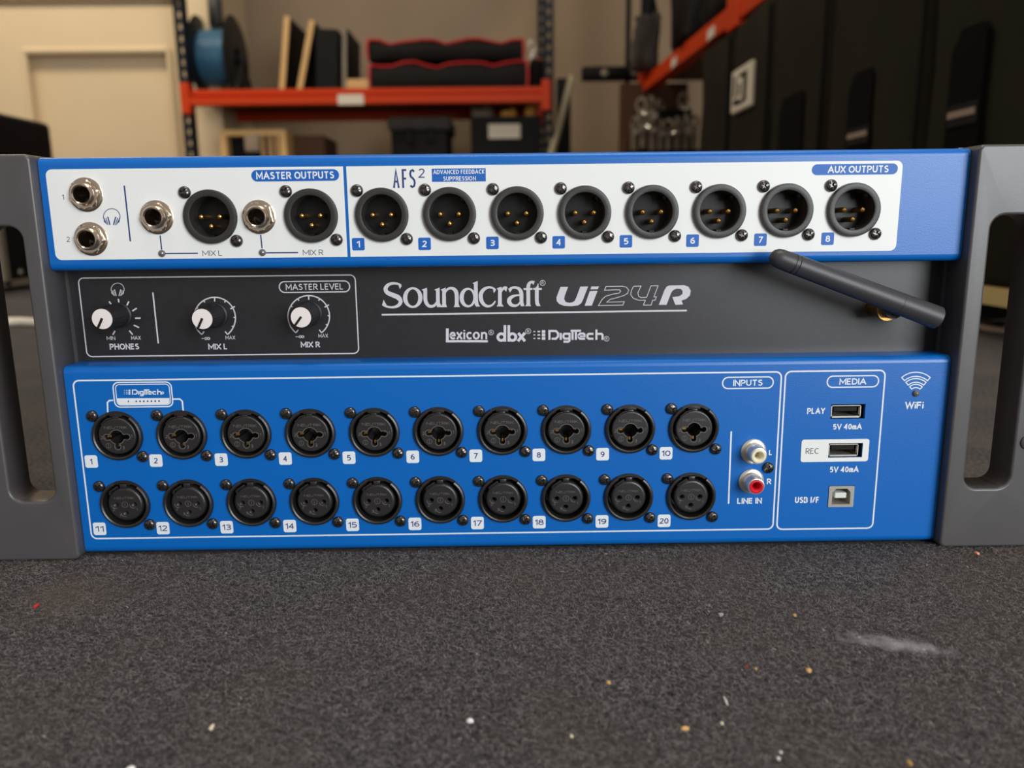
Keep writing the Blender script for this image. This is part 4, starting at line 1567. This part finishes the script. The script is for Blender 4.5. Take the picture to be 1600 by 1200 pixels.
# snap hook
t = P(836, 72, YS - .01)
hk = MB().tube([(t.x - .012 + .014 * math.cos(a), YS - .005, t.z + .028 * math.sin(a)) for a in [2 * PI * k / 16 for k in range(16)]], .004, 6, True)
hk.tube([(t.x - .012, YS - .005, t.z - .028), (t.x - .02, YS - .003, t.z - .05)], .006, 6)
tag(hk.build('snap_hook', M['chrome'], smooth=60), 'small silver snap hook beside the right post above the bags', 'hook')

# lower shelf items
LZ = .28
t = P(342, 203, YS + .03); b = P(446, 203, YS + .03)
crate = thing('wooden_crate', 'pale wooden crate with slatted front and dark inside, lower left shelf', 'crate', ((t.x + b.x) / 2, YS + .03, LZ))
hw = (b.x - t.x) / 2
ch = t.z - LZ
MB().box(-hw, hw, 0, .34, ch - .026, ch).build('lid_rail', M['wood'], crate)
for x in (-hw, hw - .03):
    MB().box(x, x + .03, 0, .34, 0, ch - .026).build('post', M['wood'], crate)
for x in (hw - .12, hw - .085, hw - .055):
    MB().box(x, x + .018, .004, .02, 0, ch - .026).build('slat', M['woodbox'], crate)
MB().box(-hw + .03, hw - .03, .06, .33, .0, ch - .03).build('contents', M['blk'], crate)
cx_ = P(391, 220, YS).x - crate.location.x
fixn(MB().rbox(cx_ - .034, cx_ + .034, -.012, .003, ch - .10, ch - .02, .008, 2).build('hanging_cloth', M['grey_cloth'], crate, smooth=50))
t = P(448, 212, YS + .15); b = P(490, 212, YS + .15)
tag(fixn(MB().rbox(t.x + .03, b.x + .05, YS + .15, YS + .45, LZ, t.z, .004, 1).build('storage_box', M['brownbox'])), 'plain dark brown box right of the wooden crate on the lower shelf', 'box')
t = P(604, 182, YS + .04); b = P(704, 182, YS + .04)
tote = thing('tool_case', 'black lidded tool case in the middle of the lower shelf', 'case', ((t.x + b.x) / 2, YS + .04, LZ))
hw = (b.x - t.x) / 2; ch = t.z - LZ
fixn(MB().rbox(-hw + .014, hw - .014, .012, .36, 0, ch - .06, .012, 2).build('case_body', M['blk'], tote, smooth=50))
fixn(MB().rbox(-hw, hw, 0, .38, ch - .062, ch, .014, 2).build('lid', M['greybag'], tote, smooth=50))
for x in (-.06, .04):
    MB().rbox(x, x + .03, -.008, .006, ch - .12, ch - .05, .003, 1).build('catch', M['blk'], tote)
t = P(735, 182, YS + .04); b = P(846, 182, YS + .04)
tub = thing('black_crate', 'black crate with a white paper label, under the right end of the orange beam', 'crate', ((t.x + b.x) / 2, YS + .04, LZ))
hw = (b.x - t.x) / 2; ch = t.z - LZ
mb = MB()
mb.box(-hw, hw, 0, .012, 0, ch); mb.box(-hw, hw, .36, .372, 0, ch); mb.box(-hw, -hw + .012, .012, .36, 0, ch); mb.box(hw - .012, hw, .012, .36, 0, ch); mb.box(-hw, hw, .012, .36, 0, .01)
mb.box(-hw + .012, hw - .012, .012, .36, ch - .05, ch - .04)
mb.build('crate_body', M['blk'], tub)
p0, p1 = P(763, 194, YS + .038), P(813, 216, YS + .038)
o = MB().box(p0.x - tub.location.x, p1.x - tub.location.x, -.003, -.0005, p1.z - LZ, p0.z - LZ).build('paper_label', M['paper'], tub)
zc = LZ + ch - .04
def lump(name, label, cat, px0, px1, h, y, m, rot=0):
    a, b = P(px0, 180, y).x, P(px1, 180, y).x
    t = thing(name, label, cat, ((a + b) / 2, y, zc))
    R_ = Matrix.Rotation(rot, 4, 'Y')
    fixn(MB().rbox((a - b) / 2, (b - a) / 2, 0, .07, 0, h, .012, 2, None, .006, 2).build('glove_palm', m, t, smooth=60))
    fixn(MB().tube([(0, .03, h * .7), ((b - a) * .3, .02, h * 1.2), ((b - a) * .45, .02, h * 1.0)], .012, 6).build('glove_finger', m, t, smooth=60))
    return t
lump('work_glove', 'tan work glove lying on the black crate contents, middle one', 'glove', 781, 806, .065, YS + .08, M['ylw'])
lump('work_glove', 'orange work glove at the right end of the black crate', 'glove', 822, 836, .10, YS + .10, M['ylw'])
lump('cloth_bundle', 'pale folded cloth at the left end of the black crate', 'cloth', 738, 770, .10, YS + .14, M['grey_cloth'])

# things right of the rack
a0 = P(893, 122, YS + .25); a1 = P(848, 290, YS - .15)
p1 = a1 + (a1 - a0) * ((a1.z - .012) / (a0.z - a1.z))
t = MB().tube([p1, a0], .017, 10)
tag(t.build('metal_tube', M['alu'], smooth=60), 'pale metal tube leaning to the right of the rack', 'tube')
a0 = P(870, 122, YS + .35); a1 = P(892, 122, YS + .35)
tag(MB().rbox(a0.x, a1.x, YS + .35, YS + .39, 0, a0.z, .004, 1).build('upright_board', M['blk']), 'narrow black board standing on the floor right of the rack', 'board')
# lighting stand with black bar
sp = P(979, 200, 3.46)
std = thing('lighting_stand', 'tall stand with a long black crossbar, between the rack and the dark covers', 'stand', (sp.x, 3.46, 0))
MB().tube([(0, 0, .0), (0, 0, .72)], .012, 10).build('lower_pole', M['alu'], std, smooth=60)
MB().tube([(0, 0, .72), (0, 0, 1.6)], .012, 10).build('upper_pole', M['blk'], std, smooth=60)
for k in range(3):
    t = 2 * PI * k / 3 + .5
    MB().tube([(0, 0, .30), (.16 * math.cos(t), .16 * math.sin(t), .008)], .008, 8).build('leg', M['blk'], std, smooth=60)
MB().tube([(-.012, -.01, .3), (-.02, -.01, .78)], .010, 8).build('brace', M['rust'], std, smooth=60)
p0, p1 = P(909, 112, 3.46), P(1003, 118, 3.46)
q = MB()
q.rbox(p0.x - sp.x, p1.x - sp.x, -.03, .03, P(950, 126, 3.46).z, P(950, 105, 3.46).z, .006, 1)
o = fixn(q.build('crossbar', M['blk'], std, smooth=50))
for px in (943, 990):
    xx = P(px, 115, 3.46).x - sp.x
    MB().lathe([(.0001, -.04), (.016, -.038), (.016, -.03)], 14, c=(xx, 0, P(950, 116, 3.46).z)).build('clamp_knob', M['steel'], o)

# right rack: orange beams running away
def RX(y):
    return .60 + (.655 - .60) * (3.3 - y) / 1.25


rr = thing('storage_rack', 'storage rack along the right with orange beams over the covered boxes', 'shelving', (.62, 2.05, 0))
ro = rr.location
ytr = {}
d = ray(1003, 128)
ya = 3.25
za = bt + .01
yj = 2.02
for (y0, y1) in ((ya, yj + .02), (yj - .02, .75)):
    mb = beam(MB(), (RX(y0) + .04, y0, za), (RX(y1) + .04, y1, za), .072, .045)
    o = fixn(mb.build('beam', M['orange'], rr))
    o.location = -ro
    for y in (y0, y1):
        MB().rbox(RX(y) - .012, RX(y) + .042, y - .03, y + .03, za - .09, za + .012, .004, 1).build('beam_connector', M['orange'], o)
for y in (ya + .03, yj, .72):
    mb = MB()
    w_ = .056
    mb.box(RX(y) + .045, RX(y) + .05, y - .028, y + .028, 0, 2.2)
    mb.box(RX(y) + .0, RX(y) + .05, y - .028, y - .024, 0, 2.2)
    mb.box(RX(y) + .0, RX(y) + .05, y + .024, y + .028, 0, 2.2)
    o = mb.build('upright', M['steel' if y < 3 else 'upright'], rr)
    o.location = -ro
    mb = MB().box(1.25, 1.30, y - .028, y + .028, 0, 2.2)
    o = mb.build('upright', M['steel'], rr)
    o.location = -ro
o = MB().box(.70, 1.25, .75, ya, za - .02, za - .003).build('shelf_board', M['deck'], rr)
o.location = -ro
for px, py in ((1090, 66), (1044, 104)):
    q = XP(px, py, .60)
    y = q.y
    o = MB().box(RX(y) - .009, RX(y) - .005, y - .04, y + .04, za - .068, za - .038).build('paper_label', M['paper'], rr)
    o.location = -ro
# bags on the right shelf
hb0, hb1 = P(984, 110, 3.17), P(1026, 26, 3.17)
hbg = thing('hanging_bag', 'crumpled dark grey cloth bag hanging on the far post of the right rack', 'bag', ((hb0.x + hb1.x) / 2, 3.17, hb0.z))
hw, hz = (hb1.x - hb0.x) / 2, hb1.z - hb0.z
mb = MB().rbox(-hw, hw, -.04, .04, 0, hz, .03, 3, None, .010, 3)
mb.v = [(x + (.6 * hw * z / hz if x < 0 else .25 * hw * z / hz), y * (1 - .3 * z / hz), z) for x, y, z in mb.v]
fixn(mb.build('bag_body', M['greybag'], hbg, smooth=70))
MB().tube([(hw * .2, 0, hz - .01), (hw * .7, .03, hz + .12), (hw * 1.2, .05, hz + .02)], .008, 6).build('strap', M['blk'], hbg, smooth=60)
for (px, y, wd, h, m_, nm, lb) in ((1050, 2.7, .28, .55, 'blk', 'soft_bag', 'tall black bag at the far end of the right rack shelf'),
                                  (1100, 2.3, .3, .6, 'bagcloth', 'soft_bag', 'black bulky bag nearest the camera on the right rack shelf')):
    x0 = RX(y) + .01
    t = thing(nm, lb, 'bag', (x0 + .12, y, za - .003))
    fixn(MB().rbox(-.12, .12, -wd / 2, wd / 2, 0, h, .04, 3, None, .015, 3).build('bag_body', M[m_], t, smooth=70))
    MB().tube([(-.05, 0, h - .02), (-.03, 0, h + .05), (.04, 0, h + .05), (.06, 0, h - .02)], .008, 6).build('handle', M['blk'], t)

# covered loudspeakers standing on a dolly along the right
XC = .645
bz = XP(1570, 452, XC).z
ty = [XP(1600, 300, XC).y - .32, 0, 0, 0]
y_s1 = XP(1441, 150, XC).y
y_far = XP(1139, 150, XC).y
y_far2 = XP(1092, 150, XC).y
y_s2 = y_s1 + (y_far - y_s1) * .36
y_s3 = y_s1 + (y_far - y_s1) * .68
print('cover ys', y_s1, y_s2, y_s3, y_far, y_far2, bz)
edges = [.50, y_s1, y_s2, y_s3, y_far, y_far2]
labs = ['dark cloth covered loudspeaker nearest the camera with a grey woven tag',
        'dark cloth covered loudspeaker second from the camera, with handle flap and tag',
        'dark cloth covered loudspeaker third from the camera with narrow black flap',
        'dark cloth covered loudspeaker bearing the pale square printed logo',
        'dark cloth covered case at the far end of the covered row']
flap = {0: (1484, 1536, 45, 228, (1487, 1529, 183, 172)), 1: (1328, 1364, 112, 228, (1331, 1361, 214, 207)), 2: (1221, 1257, 148, 230, None)}
dolly = thing('dolly', 'low tan plywood dolly under the dark covered loudspeakers', 'dolly', (XC + .27, 1.2, 0))
MB().box(-.265, .3, -.80, 1.3, bz - .024, bz).build('plywood_board', M['ply'], dolly)
for yy in (-.7, .2, 1.15):
    for xx in (-.2, .22):
        w_ = MB().lathe([(.0001, -.012), (.019, -.012), (.021, 0), (.019, .012), (.0001, .012)], 20, c=(xx, yy, .021), axis='x')
        w_.box(xx - .016, xx + .016, yy - .012, yy + .012, .026, bz - .024)
        fixn(w_.build('castor', M['blk'], dolly, smooth=40))
for i in range(5):
    y0, y1 = edges[i] + .006, edges[i + 1] - .006
    top = za - .085
    t = thing('covered_speaker', labs[i], 'speaker', (XC + .25, (y0 + y1) / 2, bz))
    hd_ = (y1 - y0) / 2
    o = fixn(MB().rbox(-.245, .245, -hd_, hd_, 0, top - bz, .012, 2, None, .004, 3).build('cloth_cover', M['cloth'], t, smooth=60))
    sb = MB().tube([(-.25, -hd_ + .01, .02), (-.25, -hd_ + .01, top - bz - .02)], .004, 6)
    sb.build('seam_piping', M['blk'], t)
    if i in flap:
        a, b, c_, d_, tg = flap[i]
        ya_, yb_ = XP(b, 150, XC).y, XP(a, 150, XC).y
        zt_ = XP((a + b) / 2, c_, XC).z
        ym = (ya_ + yb_) / 2
        l = [(ya_, bz + .03), (yb_, bz + .03), (yb_, zt_ - .03), (yb_ - .02, zt_), (ya_ + .012, zt_), (ya_, zt_ - .012)]
        mb = MB()
        mb.flat([(p[0], p[1]) for p in l], [], 0)
        n = len(mb.v)
        v = [(-.2525, p[0] - t.location.y, p[2] - bz) for p in mb.v]
        v2 = [(-.240, p[1], p[2]) for p in v]
        k = MB().add(v + v2, list(mb.f) + [tuple(j + n for j in f)[::-1] for f in mb.f] + [(j, (j + 1) % n, n + (j + 1) % n, n + j) for j in range(n)])
        o = fixn(k.build('handle_flap', M['flap'], t))
        if tg:
            z_ = XP((tg[0] + tg[1]) / 2, (tg[2] + tg[3]) / 2, XC).z - bz
            yy0, yy1 = XP(tg[1], 180, XC).y - t.location.y, XP(tg[0], 180, XC).y - t.location.y
            MB().box(-.2555, -.252, yy0 - .004, yy1 + .002, z_ - .016, z_ + .014).build('woven_tag', M['bagcloth'], o)
            MB().box(-.2565, -.2553, yy0, yy1, z_ - .004, z_ + .005).build('tag_print', M['tag'], o)
    if i == 3:
        ya_, yb_ = XP(1177, 130, XC).y - t.location.y, XP(1148, 130, XC).y - t.location.y
        z1_, z0_ = XP(1162, 104, XC).z - bz, XP(1162, 172, XC).z - bz
        lw = (yb_ - ya_)
        b_ = MB().rbox(-.2585, -.244, ya_, yb_, z0_, z1_, .004, 1)
        lg = b_.build('printed_logo', M['paper'], t)
        hz = z1_ - z0_
        k = MB()
        for a, b, c_, d_ in ((.16, .34, .16, .84), (.34, .56, .74, .84), (.34, .62, .14, .24), (.48, .60, .34, .62), (.60, .86, .16, .30), (.74, .86, .36, .84)):
            k.box(-.2592, -.2583, ya_ + lw * a, ya_ + lw * b, z0_ + hz * c_, z0_ + hz * d_)
        k.build('logo_strokes', M['bagcloth'], lg)

# pipe clamps on a low stand beyond the covers
rk = thing('clamp_trolley', 'low dark trolley carrying metal pipe clamps, beyond the covered row', 'trolley', (P(1040, 200, 3.0).x, 3.0, 0))
tz = P(1040, 238, 3.0).z
MB().box(-.16, .13, -.1, .2, tz - .02, tz).build('tray', M['blk'], rk)
for x in (-.15, .115):
    for y in (-.09, .18):
        MB().box(x, x + .015, y, y + .015, 0, tz - .02).build('leg', M['blk'], rk)
MB().box(-.16, .13, .2, .21, tz - .02, tz + .30).build('back_board', M['brownbox'], rk)
MB().box(-.03, .10, -.02, .0, P(1050, 185, 3.0).z, P(1050, 172, 3.0).z).build('black_bar', M['blk'], rk)
CL = None
sp_ = [(990, 0, 0), (1003, 0, .01), (1017, .0, 0), (1030, 0, 0), (1043, 0, 0), (1056, 0, 0), (1069, 0, 0), (1082, 0, .0), (1000, .08, .075), (1014, .08, .08), (1029, .08, .07), (1064, .08, .09)]
for i, (px, dy, dz) in enumerate(sp_):
    x = P(px, 220, 2.95 + dy).x
    if CL is None:
        CL = thing('pipe_clamp', 'x', 'clamp')
        mb = MB().tube([(0, .022 * math.cos(t), .105 + .022 * math.sin(t)) for t in [2 * PI * k / 16 for k in range(16)]], .007, 6, True)
        mb.build('clamp_ring', M['steel'], CL, smooth=60)
        MB().rbox(-.011, .011, -.011, .011, 0, .085, .003, 1).build('clamp_body', M['steel'], CL)
        MB().lathe([(.0001, -.02), (.008, -.02), (.008, .0)], 10, c=(0, -.012, .07)).build('wing_nut', M['chrome'], CL)
        c = CL
    else:
        c = dup(CL)
    c.location = (x, 2.93 + dy, tz + dz)
    c['label'] = '%s metal pipe clamp from the left in the %s row on the trolley' % (('first', 'second', 'third', 'fourth', 'fifth', 'sixth', 'seventh', 'eighth')[i % 8], 'front' if i < 8 else 'raised back')
    c.rotation_euler = (0, 0, random.uniform(-.9, .9))
    c.scale = (1, 1, random.uniform(.85, 1.15))
    c['group'] = 'pipe clamps on the trolley'
for x, dy in ((0, 0),):
    MB().box(-.16, .13, .05, .10, tz, tz + .07).build('riser', M['brownbox'], rk)

# flight case on the left
YC = 1.52
fx = G(10, 457, 0).x
YC = G(10, 457, 0).y
fyb = XP(84, 230, fx).y
zt_ = XP(50, 186, fx).z
print('case', fx, YC, fyb, zt_)
fc = thing('flight_case', 'black flight case with grey metal edging standing on the floor at far left', 'case', (fx - .35, YC, 0))
dpt = fyb - YC
fixn(MB().rbox(-.35, .35, 0, dpt, .012, zt_, .016, 3).build('case_body', M['blk'], fc, smooth=50))
MB().rbox(.328, .353, -.004, .022, .014, zt_ - .02, .002, 1).build('edge_trim', M['steel'], fc)
MB().rbox(-.34, .353, -.004, dpt, .012, .030, .002, 1).build('edge_trim', M['steel'], fc)
q = XP(32, 425, fx)
MB().lathe([(.0001, .005), (.006, .004), (.008, .0)], 14, c=(.35, q.y - YC, q.z), axis='x').build('rivet', M['steel'], fc)
for x in (-.33, .29):
    for y in (.02, dpt - .06):
        MB().box(x, x + .04, y, y + .04, 0, .012).build('foot', M['blk'], fc)
# cream cable on the floor
pts = []
for k in range(25):
    px = -160 + k * 12
    q = G(px, 505 + .006 * px + 1.5 * math.sin(k * .7), .0065)
    pts.append((q.x, q.y, .0075))
tag(MB().tube(pts, .0075, 8).build('cable', M['cream_cable'], smooth=60), 'cream cable lying on the carpet behind the left handle', 'cable')
q = G(1590, 512, .005)
mb = MB()
for k in range(2):
    R_ = .07 + .008 * k
    mb.tube([(q.x + .03 + R_ * math.cos(t), q.y + R_ * math.sin(t), .005 + .0 * k) for t in [2 * PI * j / 32 for j in range(32)]], .004, 6, True)
mb.tube([(q.x + .03 + .04 * math.cos(t), q.y + .04 * math.sin(t), .005) for t in [2 * PI * j / 24 for j in range(24)]], .004, 6, True)
tag(mb.build('cable_coil', M['tag'], smooth=60), 'grey coil of cable on the carpet seen through the right handle', 'cable')

# ================================================================== CRUMBS ON THE CARPET
crumb_m = dict(cream=mat('cream_chip', srgb(226, 214, 180), 0.7), white=mat('white_chip', srgb(238, 234, 230), 0.6), tan=mat('tan_chip', srgb(206, 160, 96), 0.7),
               red=mat('red_chip', srgb(190, 40, 32), 0.6), pink=mat('salmon_chip', srgb(222, 150, 116), 0.7), grey=mat('grey_lint', srgb(150, 146, 144), 0.8))
crumbs = [
    (331, 1137, 8, 12, 'cream', 'chip', 'cream oval chip on the carpet, largest crumb in the left foreground'),
    (735, 1127, 13, 6, 'white', 'chip', 'white flake on the carpet at the bottom, centre foreground'),
    (1070, 1139, 15, 5, 'tan', 'splinter', 'tan wood splinter on the carpet, right of the white flake'),
    (1134, 1096, 4, 16, 'white', 'splinter', 'thin white splinter pointing at the mixer, right foreground'),
    (1264, 1048, 11, 7, 'tan', 'chip', 'bent tan chip on the carpet below the usb ports'),
    (1241, 962, 6, 4, 'tan', 'chip', 'small tan chip on the carpet nearest below the pale scuff'),
    (1181, 1046, 5, 4, 'tan', 'chip', 'tiny tan chip left of the bent tan chip'),
    (951, 1067, 9, 4, 'tan', 'chip', 'flat tan chip on the carpet, centre right'),
    (893, 1151, 7, 5, 'cream', 'chip', 'small cream chip near the bottom edge, between white flake and splinter'),
    (1527, 865, 9, 4, 'pink', 'chip', 'salmon coloured chip just in front of the right handle'),
    (57, 947, 6, 7, 'red', 'chip', 'red speck on the carpet at far left'),
    (1167, 1042, 4, 4, 'red', 'chip', 'red speck on the carpet right of centre'),
    (1126, 961, 10, 4, 'grey', 'lint', 'grey lint flake on the carpet right of centre'),
    (205, 1202, 16, 8, 'white', 'chip', 'pale flake at the bottom edge, left'),
    (1421, 1193, 8, 10, 'tan', 'chip', 'tan chip at the bottom edge, right'),
    (1216, 1186, 6, 6, 'white', 'chip', 'white crumb at the bottom edge, lower one of a close pair'),
    (1220, 1176, 5, 4, 'white', 'chip', 'white crumb near the bottom edge, upper one of a close pair'),
    (1128, 1131, 6, 5, 'cream', 'chip', 'cream crumb right of the tan splinter'),
]
for px, py, wx, wy, cm_, nm, lb in crumbs:
    c = G(px, py, .002)
    sx = (G(px + 1, py, .002) - c).length * wx / 2
    sy = (G(px, py - 1, .002) - c).length * wy / 2
    bm = bmesh.new()
    bmesh.ops.create_icosphere(bm, subdivisions=1, radius=1)
    for v in bm.verts:
        v.co = Vector((v.co.x * sx * random.uniform(.7, 1.15), v.co.y * sy * random.uniform(.7, 1.15), v.co.z * min(sx, sy, .0009) * random.uniform(.7, 1.1)))
    me = bpy.data.meshes.new(nm)
    bm.to_mesh(me)
    bm.free()
    me.materials.append(crumb_m[cm_])
    o = bpy.data.objects.new(nm, me)
    COL.objects.link(o)
    o.location = (c.x, c.y, .0022)
    tag(o, lb, nm if nm != 'lint' else 'lint')

# ================================================================== CARPET PILE
rng = np.random.default_rng(5)
pile_m = bpy.data.materials.new('carpet_fibre')
pile_m.use_nodes = True
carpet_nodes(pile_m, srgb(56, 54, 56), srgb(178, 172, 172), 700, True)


def fibres(name, n, x0, x1, y0, y1, lmin, lmax, wid, mm, stuff=True):
    x = rng.uniform(x0, x1, n); y = rng.uniform(y0, y1, n)
    # keep inside the view wedge
    a = rng.uniform(0, 2 * np.pi, n)
    L = rng.uniform(lmin, lmax, n)
    bend = rng.normal(0, .7, n)
    z0 = rng.uniform(-.0002, .0006, n)
    lift = rng.uniform(.0001, .0011, n)
    V = np.zeros((n, 6, 3), np.float32)
    px_, py_ = x.copy(), y.copy()
    for k in range(3):
        t = k / 2
        ang = a + bend * t
        if k:
            px_ = px_ + np.cos(ang) * L / 2
            py_ = py_ + np.sin(ang) * L / 2
        zz = z0 + lift * np.sin(np.pi * min(t + .1, 1) * .8)
        nx_, ny_ = -np.sin(ang), np.cos(ang)
        wd = wid * (1 - .5 * t)
        V[:, 2 * k, 0] = px_ + nx_ * wd; V[:, 2 * k, 1] = py_ + ny_ * wd; V[:, 2 * k, 2] = zz
        V[:, 2 * k + 1, 0] = px_ - nx_ * wd; V[:, 2 * k + 1, 1] = py_ - ny_ * wd; V[:, 2 * k + 1, 2] = zz + wd * .5
    base = (np.arange(n) * 6)[:, None]
    Fc = np.concatenate([base + np.array([0, 1, 3, 2]), base + np.array([2, 3, 5, 4])], 1).reshape(-1).astype(np.int32)
    me = bpy.data.meshes.new(name)
    me.vertices.add(n * 6)
    me.vertices.foreach_set('co', V.reshape(-1))
    me.loops.add(n * 8)
    me.loops.foreach_set('vertex_index', Fc)
    me.polygons.add(n * 2)
    me.polygons.foreach_set('loop_start', np.arange(0, n * 8, 4, dtype=np.int32))
    me.update()
    me.validate()
    me.materials.append(mm)
    o = bpy.data.objects.new(name, me)
    COL.objects.link(o)
    return o


o = fibres('carpet_pile', 300000, -.32, .32, -.262, -.0, .0012, .0034, .00006, pile_m)
o['kind'] = 'stuff'
o.parent = floor
lint_m = mat('pale_lint', srgb(190, 184, 178), 0.8)
o = fibres('lint', 420, -.3, .3, -.25, -.008, .0006, .002, .00010, lint_m)
o.location.z = .0011
o['kind'] = 'stuff'
o.parent = floor
